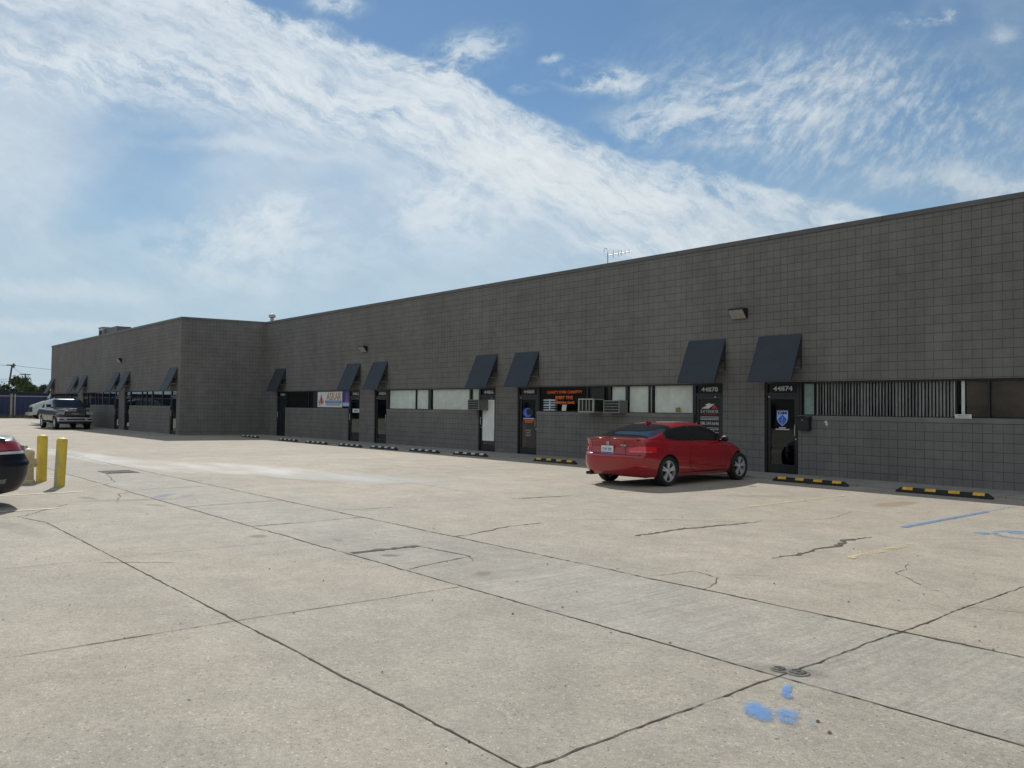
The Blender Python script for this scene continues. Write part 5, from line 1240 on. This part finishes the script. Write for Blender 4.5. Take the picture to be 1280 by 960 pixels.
def tree(name, lab, x, y, h, r, seed):
    rr = random.Random(seed); t = thing(name, lab, 'tree', (x, y, 0), 0, 'trees beyond the blue wall')
    m_ = MB(); m_.tube((0, 0, 0), (0.1, 0, h * 0.5), 0.22, 0.13, 8)
    tips = []
    for i in range(7):
        a = rr.uniform(0, 6.28); e = Vector((math.cos(a) * r * 0.6, math.sin(a) * r * 0.6, h * rr.uniform(0.6, 0.88))); m_.tube((0.1, 0, h * rr.uniform(0.3, 0.5)), e, 0.09, 0.03, 6); tips.append(e)
    m_.build('trunk', M_wood, t)
    m_ = MB(); clumps = [(e + Vector((rr.uniform(-.5, .5), rr.uniform(-.5, .5), rr.uniform(-.3, .5))), r * rr.uniform(0.22, 0.42)) for e in tips for _ in range(3)]
    for c, cr in clumps:
        for k in range(170):
            d = Vector((rr.gauss(0, 1), rr.gauss(0, 1), rr.gauss(0, 0.8))).normalized() * cr * rr.uniform(0.4, 1.05); q = c + d
            s_ = rr.uniform(0.09, 0.2); u = Vector((rr.uniform(-1, 1), rr.uniform(-1, 1), rr.uniform(-1, 1))).normalized(); v = u.orthogonal().normalized()
            m_.add([q - u * s_, q + v * s_ * .6, q + u * s_, q - v * s_ * .6], [(0, 1, 2, 3)])
    m_.build('crown', M_leaf, t, fix=False)
for i, (x, y, h, r, nm, lab) in enumerate([(-165, 7.6, 6.1, 2.6, 'bushy_tree', 'tallest bushy green tree behind the leaning pole'), (-168, 11.6, 5.0, 2.4, 'bushy_tree', 'green tree behind the pole with transformers'), (-172, 15.5, 4.6, 2.6, 'bushy_tree', 'low green tree beside the wing end'),
                                         (-166, 3.9, 4.0, 2.0, 'bushy_tree', 'smallest green tree, at the left of the clump'), (-175, 19.5, 4.8, 2.8, 'bushy_tree', 'green tree half hidden behind the wing end')]): tree(nm, lab, x, y, h, r, 40 + i)
# utility poles and wires
def z2(p0, p1, sag, n=14): return [Vector(p0).lerp(Vector(p1), i / n) - Vector((0, 0, sag * 4 * (i / n) * (1 - i / n))) for i in range(n + 1)]
t = thing('utility_pole', 'leaning wooden utility pole with a short crossarm', 'utility pole', (-190, 10.6, 0), 0, 'wooden utility poles')
m_ = MB(); m_.tube((0, -0.4, 0), (0, 0.62, 9.25), 0.21, 0.15, 10); m_.build('pole', M_wood, t)
m_ = MB(); m_.box(-0.12, 0.12, -0.35, 1.25, 9.0, 9.22); m_.box(-0.1, 0.1, 0.75, 1.05, 8.6, 9.5); m_.build('crossarm', M_wood, t)
t = thing('utility_pole', 'upright utility pole with two crossarms and transformer cans', 'utility pole', (-240, 22.2, 0), 0, 'wooden utility poles')
m_ = MB(); m_.tube((0, 0, 0), (0, 0, 9.1), 0.22, 0.16, 10); m_.build('pole', M_wood, t)
m_ = MB(); m_.box(-0.12, 0.12, -1.25, 1.25, 8.75, 8.97); m_.build('crossarm', M_wood, t); m_ = MB(); m_.box(-0.1, 0.1, -1.1, 1.1, 7.75, 7.92); m_.build('crossarm', M_wood, t)
for y in (-0.75, 0.42, 0.95): m_ = MB(); m_.tube((0.1, y, 6.0), (0.1, y, 6.95), 0.24, n=14); m_.build('transformer', M_acgrey, t)
m_ = MB(); m_.path([Vector(p) for p in z2((-190, 11.2, 9.05), (-150, -38, 9.2), 0.5)], 0.035, 5); m_.path(z2((-190, 11.1, 6.3), (-150, -38, 6.4), 0.4), 0.03, 5); m_.path(z2((-190, 11.1, 5.9), (-150, -38, 6.0), 0.4), 0.03, 5)
m_.path(z2((-190, 11.2, 9.05), (-240, 22.2, 8.95), 0.4), 0.03, 5); m_.path(z2((-190, 11.3, 9.1), (-210, 70, 8.4), 0.9), 0.035, 5)
tag(m_.build('power_lines', M_acdark), 'thin sagging power lines strung from the utility poles', 'power lines')
# white bonneted truck behind the wing end
t = thing('white_truck', 'white bonneted truck half hidden behind the parked pickup', 'truck', (-97, -1.95, 0))
m_ = MB(); m_.prism([(0.0, 0.42), (0.02, 1.25), (0.25, 1.45), (1.25, 1.85), (1.6, 1.9), (1.6, 0.45), (1.34, 0.45), (1.24, 0.82), (1.02, 1.0), (0.70, 1.0), (0.48, 0.82), (0.38, 0.42)], 'x', -1.02, 1.02); m_.build('hood', M_cab, t)
m_ = MB(); m_.prism([(1.55, 0.6), (1.55, 1.9), (1.95, 2.62), (3.3, 2.68), (3.3, 0.6)], 'x', -1.05, 1.05); m_.build('cab', M_cab, t)
m_ = MB(); m_.prism([(1.95, 2.62), (2.25, 3.05), (2.9, 3.45), (3.3, 3.5), (3.3, 2.68)], 'x', -1.0, 1.0); m_.build('roof_fairing', M_cab, t)
m_ = MB(); m_.add([(0.95, 1.60, 1.98), (-0.95, 1.60, 1.98), (-0.93, 1.93, 2.56), (0.93, 1.93, 2.56)], [(0, 1, 2, 3)]); o = m_.build('windscreen', M_carglass, t); o.location = (0, -0.02, 0.01)
m_ = MB(); m_.prism([(1.85, 1.95), (2.1, 2.5), (2.8, 2.5), (2.8, 1.95)], 'x', 1.051, 1.058); m_.build('side_window', M_carglass, t)
m_ = MB(); m_.prism([(0.75, 1.05), (0.95, 1.45), (1.35, 1.55), (1.2, 1.15)], 'x', 1.021, 1.027); m_.build('hood_vent', M_acdark, t)
m_ = MB(); m_.box(-1.1, 1.1, -0.28, 0.05, 0.35, 0.66, 0.04); m_.build('bumper', M_cab, t)
m_ = MB(); m_.box(-0.7, 0.7, -0.025, -0.003, 0.72, 1.2); m_.build('grille', M_acdark, t)
for x in (-0.85, 0.85):
    for y in (0.85, 4.6, 5.8): m_ = MB(); m_.lathe([(0.30, -0.15), (0.5, -0.15), (0.52, 0), (0.5, 0.15), (0.30, 0.15)], 24, 'x'); o = m_.build('wheel', M_tyre, t); o.location = (x, y, 0.5)
m_ = MB(); m_.box(-0.45, 0.45, 3.3, 6.6, 0.62, 0.92); m_.build('chassis', M_carblk, t)
m_ = MB()
for x in (-1.12, 1.12): m_.box(x - 0.06, x + 0.06, 1.5, 1.62, 1.8, 2.3)
m_.build('mirror', M_carblk, t)

# ------------------------------------------------------------------ light: sky with cirrus, and the sun
SUN = Vector((-0.92, 0.39, 0)).normalized(); EL = R(42)
SUN = Vector((SUN.x * math.cos(EL), SUN.y * math.cos(EL), math.sin(EL)))
sun = bpy.data.lights.new('sun', 'SUN'); sun.energy = 4.2; sun.angle = R(0.53); sun.color = (1.0, 0.955, 0.89)
so = link(bpy.data.objects.new('sun', sun)); so.rotation_euler = SUN.to_track_quat('Z', 'Y').to_euler(); so.location = (0, 0, 60)
W = bpy.data.worlds.new('World'); S.world = W; W.use_nodes = True
nt = NT(W.node_tree); bg = W.node_tree.nodes['Background']
sky = nt.node('ShaderNodeTexSky', sky_type='NISHITA'); sky.sun_disc = False
sky.sun_elevation = EL; sky.sun_rotation = math.atan2(SUN.x, SUN.y); sky.altitude = 200; sky.air_density = 1.0; sky.dust_density = 0.1; sky.ozone_density = 2.5
SKY = 0.10
d = nt.node('ShaderNodeNewGeometry').outputs['Incoming']
d = nt.vmath('SCALE', d); d.node.inputs['Scale'].default_value = -1.0
Fh = Vector((-0.761, 0.648, 0)).normalized(); Rh = Vector((Fh.y, -Fh.x, 0))
df = nt.math('MAXIMUM', nt.vmath('DOT_PRODUCT', d, tuple(Fh)), 0.06)
u = nt.math('DIVIDE', nt.vmath('DOT_PRODUCT', d, tuple(Rh)), df)
dz = nt.sep(d)[2]
v = nt.math('DIVIDE', dz, df)
front = nt.ss(nt.vmath('DOT_PRODUCT', d, tuple(Fh)), 0.05, 0.35)
# u, v: tangent of the bearing from north-west and of the height; cloud field drawn on that
def curve(x, pts, xr):
    """v of an edge as function of u"""
    n = nt.node('ShaderNodeFloatCurve'); c = n.mapping.curves[0]
    lo, hi = xr
    nt.put(n.inputs['Value'], nt.math('DIVIDE', nt.math('SUBTRACT', x, lo), hi - lo))
    vs = [(max(0, min(1, (a - lo) / (hi - lo))), b_ + 0.2) for a, b_ in pts]
    c.points[0].location = vs[0]; c.points[-1].location = vs[-1]
    for q in vs[1:-1]: c.points.new(*q)
    for q in c.points: q.handle_type = 'AUTO'
    n.mapping.update(); return nt.math('SUBTRACT', n.outputs[0], 0.2)
def px(x, y): return ((x - 640) / 1029.0, (514 - y) / 1029.0)
uv = nt.comb(u, v, 0)
def add(*a):
    r = a[0]
    for q in a[1:]: r = nt.math('ADD', r, q)
    return r
def mul(*a):
    r = a[0]
    for q in a[1:]: r = nt.math('MULTIPLY', r, q)
    return r
def sub(a, b_): return nt.math('SUBTRACT', a, b_)
wx, wy, _ = nt.sep(nt.noise(uv, 3.0, 3, 0.5, col=True))
w2x, w2y, _ = nt.sep(nt.noise(uv, 9.0, 6, 0.62, col=True))
w3x, w3y, _ = nt.sep(nt.noise(uv, 34.0, 5, 0.65, col=True))
us = add(u, nt.val(wx, -0.05, 0.05)); vs = add(v, nt.val(wy, -0.04, 0.04))            # gentle warp
uw = add(us, nt.val(w2x, -0.022, 0.022), nt.val(w3x, -0.009, 0.009)); vw = add(vs, nt.val(w2y, -0.018, 0.018), nt.val(w3y, -0.010, 0.010))
EDGE = [px(-600, -200), px(0, -90), px(200, -28), px(330, 14), px(420, 34), px(500, 62), px(560, 92), px(640, 135), px(760, 182), px(880, 208), px(1000, 240), px(1120, 268), px(1350, 310), px(1700, 345)]
def fiber(ang, sx, sy, scale, det=6, rough=0.62, seed=0.0, U=None, V=None):
    c, q = math.cos(ang), math.sin(ang); U = U or us; V = V or vs
    a = add(mul(U, c * sx), mul(V, q * sx)); b_ = add(mul(U, -q * sy), mul(V, c * sy))
    return nt.noise(nt.comb(a, b_, seed), scale, det, rough)
edge = curve(us, EDGE, (-1.25, 1.05)); s0 = sub(edge, add(vs, nt.val(w2y, -0.020, 0.020), nt.val(w3y, -0.007, 0.007)))
fa = fiber(R(-24), 1.0, 3.6, 4.5, 7, 0.62, 1.0); fb = fiber(R(-27), 1.0, 4.0, 15.0, 8, 0.68, 4.0, uw, vw); fc = fiber(R(35), 1.0, 2.2, 15.0, 6, 0.65, 7.0, uw, vw)
clump = nt.noise(nt.comb(mul(uw, 0.8), mul(vw, 1.3), 2.0), 18.0, 8, 0.66)
tex = add(mul(fa, 0.40), mul(fb, 0.35), mul(fc, 0.10), mul(clump, 0.15))
# band: crisp lumpy upper edge, combed fibres trailing off below it
band = mul(nt.ss(s0, -0.004, 0.030), nt.ss(s0, 0.20, 0.02), nt.ss(u, 0.62, 0.0, 0.45, 1.0))
bandT = mul(band, nt.ss(tex, 0.40, 0.62))
rim = mul(nt.ss(s0, -0.003, 0.010), nt.ss(s0, 0.050, 0.008), nt.ss(add(mul(clump, 0.6), mul(fb, 0.4)), 0.36, 0.58), nt.ss(u, 0.60, 0.2, 0.7, 1.0))
# second combed streak lower in the veil, from the left edge to the middle
edge2 = curve(us, [px(-600, 20), px(0, 72), px(200, 95), px(400, 130), px(560, 165), px(700, 205), px(860, 250), px(1100, 300), px(1700, 380)], (-1.25, 1.05)); s2 = sub(edge2, vs)
b2 = mul(nt.ss(s2, -0.035, 0.010), nt.ss(s2, 0.075, 0.0), nt.ss(fb, 0.38, 0.62), nt.ss(u, 0.40, -0.1))
# broad veil below the band on the left, thinning to the horizon
vtex = add(mul(fiber(R(-12), 1.0, 1.6, 2.2, 5, 0.5, 9.0), 0.75), mul(fiber(R(30), 1.0, 1.8, 7.0, 5, 0.55, 19.0), 0.25))
veil = mul(nt.ss(s0, -0.005, 0.05), nt.ss(u, 0.50, -0.05, 0.30, 1.0), nt.ss(vtex, 0.30, 0.66, 0.50, 1.0), nt.ss(v, -0.02, 0.20, 0.65, 1.0))
def spot(x, y, rx, ry, ang=0.0, soft=1.0):
    cx_, cy_ = px(x, y); rx /= 1029.0; ry /= 1029.0
    dx = sub(uw, cx_); dy = sub(vw, cy_); c, q = math.cos(ang), math.sin(ang)
    a = add(mul(dx, c / rx), mul(dy, q / rx)); b_ = add(mul(dx, -q / ry), mul(dy, c / ry))
    return nt.ss(nt.math('SQRT', add(mul(a, a), mul(b_, b_))), 1.0, 1.0 - soft)
ripple = fiber(R(52), 1.4, 3.0, 26.0, 6, 0.62, 12.0, us, vs); ripb = fiber(R(8), 1.0, 1.9, 18.0, 7, 0.64, 17.0, uw, vw)
cirro = add(mul(spot(1060, 140, 380, 150, R(-8), 0.8), nt.ss(ripple, 0.36, 0.74), 0.48), mul(spot(940, 130, 270, 100, R(8), 0.8), nt.ss(ripb, 0.32, 0.70), 0.56), mul(spot(830, 150, 130, 40, R(12)), nt.ss(ripb, 0.36, 0.6), 0.4))
puff = nt.ss(add(mul(clump, 0.65), mul(fc, 0.35)), 0.40, 0.58)
sm_ = add(mul(spot(755, 97, 100, 34, R(3)), puff, 1.1), mul(spot(575, 70, 105, 50, R(20)), puff, 0.95), mul(spot(1155, 11, 80, 17, R(8)), puff, 1.1), mul(spot(1262, 30, 40, 25), puff, 0.4), mul(spot(690, 75, 24, 10, R(25)), puff, 0.8), mul(spot(400, 6, 60, 26), puff, 0.9), mul(spot(655, 118, 30, 12), puff, 0.7))
low = add(mul(spot(1230, 228, 230, 42, R(-4)), nt.ss(ripb, 0.25, 0.6), 0.62), mul(spot(820, 303, 150, 24), nt.ss(fb, 0.3, 0.6), 0.55), mul(spot(570, 245, 150, 80, R(25)), puff, 0.65), mul(spot(720, 235, 170, 36, R(-15)), nt.ss(fb, 0.34, 0.6), 0.75), mul(spot(860, 265, 140, 40, R(-20)), puff, 0.4),
          mul(spot(350, 275, 90, 45), puff, 0.55), mul(spot(300, 310, 240, 60, R(-5)), puff, 0.35), mul(spot(300, 195, 180, 14, R(-6)), 0.25), mul(spot(900, 285, 120, 40, R(-25)), puff, 0.30), mul(spot(60, 372, 200, 22), 0.25), mul(spot(70, 418, 170, 14), 0.25), mul(spot(300, 330, 260, 60, R(-8)), nt.ss(fa, 0.36, 0.6), 0.25))
hole = add(mul(spot(185, 230, 170, 150, R(-20)), 0.36), mul(spot(475, 152, 60, 15, R(-22)), 0.50), mul(spot(520, 210, 140, 34, R(-25)), 0.24), mul(spot(50, 32, 130, 16, R(-8)), 0.22), mul(spot(850, 225, 120, 26, R(-20)), 0.20), mul(spot(420, 235, 60, 30), 0.15))
thin = mul(nt.ss(u, 0.0, 0.5), nt.ss(fiber(R(20), 1, 2, 3.0, 6, 0.6, 15.0), 0.32, 0.70), 0.34)
dens = sub(add(mul(veil, 0.80), mul(bandT, 0.80), mul(rim, 0.60), mul(b2, 0.55), cirro, sm_, low, thin), hole)
dens = mul(dens, front)
other = mul(nt.ss(nt.noise(d, 2.6, 6, 0.62), 0.30, 0.66, 0.35, 1.6), sub(1.0, front))        # unseen cloud behind the view, thickened and brightened to lift the shaded wall
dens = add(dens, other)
dens = sub(1.0, nt.math('EXPONENT', mul(nt.math('MAXIMUM', dens, 0.0), -1.55)))       # optical depth to cover
dens = mul(nt.math('MINIMUM', dens, 0.97), nt.ss(dz, -0.02, 0.03))
glow = nt.ss(nt.vmath('DOT_PRODUCT', d, tuple(SUN)), 0.55, 1.0)
cc = nt.mix(nt.ss(dens, 0.20, 0.90), (3.7, 4.9, 5.9), (6.9, 7.45, 7.7))
cc = nt.scale(cc, mul(add(0.94, mul(glow, 0.16)), nt.val(nt.ss(add(mul(fb, 0.5), mul(clump, 0.5)), 0.32, 0.66), 0.93, 1.04)))
clear = nt.vmath('MULTIPLY', sky.outputs[0], (0.66, 0.78, 0.80))
clear = nt.mix(nt.ss(dz, 0.34, 0.0, 0.0, 0.85), clear, (4.1, 5.5, 6.7))       # pale summer haze towards the horizon
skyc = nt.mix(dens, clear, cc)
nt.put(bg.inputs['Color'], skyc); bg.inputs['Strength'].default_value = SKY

# ------------------------------------------------------------------ camera
cd = bpy.data.cameras.new('camera'); cam = link(bpy.data.objects.new('camera', cd)); S.camera = cam
rt, up, fw = Vector((0.648, 0.761, 0.012)), Vector((0.015, -0.028, 0.9995)), Vector((-0.761, 0.648, 0.030))
fw.normalize(); rt = (rt - fw * rt.dot(fw)).normalized(); up = rt.cross(fw)
m4 = Matrix(((rt.x, up.x, -fw.x, 0), (rt.y, up.y, -fw.y, -19.302), (rt.z, up.z, -fw.z, 1.63), (0, 0, 0, 1)))
cam.matrix_world = m4
cd.sensor_fit = 'HORIZONTAL'; cd.sensor_width = 36.0; cd.lens = 36.0 * 1029.4 / 1280.0
cd.clip_start = 0.1; cd.clip_end = 3000
S.view_settings.view_transform = 'Standard'; S.view_settings.look = 'None'; S.view_settings.gamma = 1.0; S.view_settings.use_curve_mapping = False
S.view_settings.exposure = 0.0
S.cycles.max_bounces = 8; S.cycles.transparent_max_bounces = 12; S.cycles.use_denoising = True
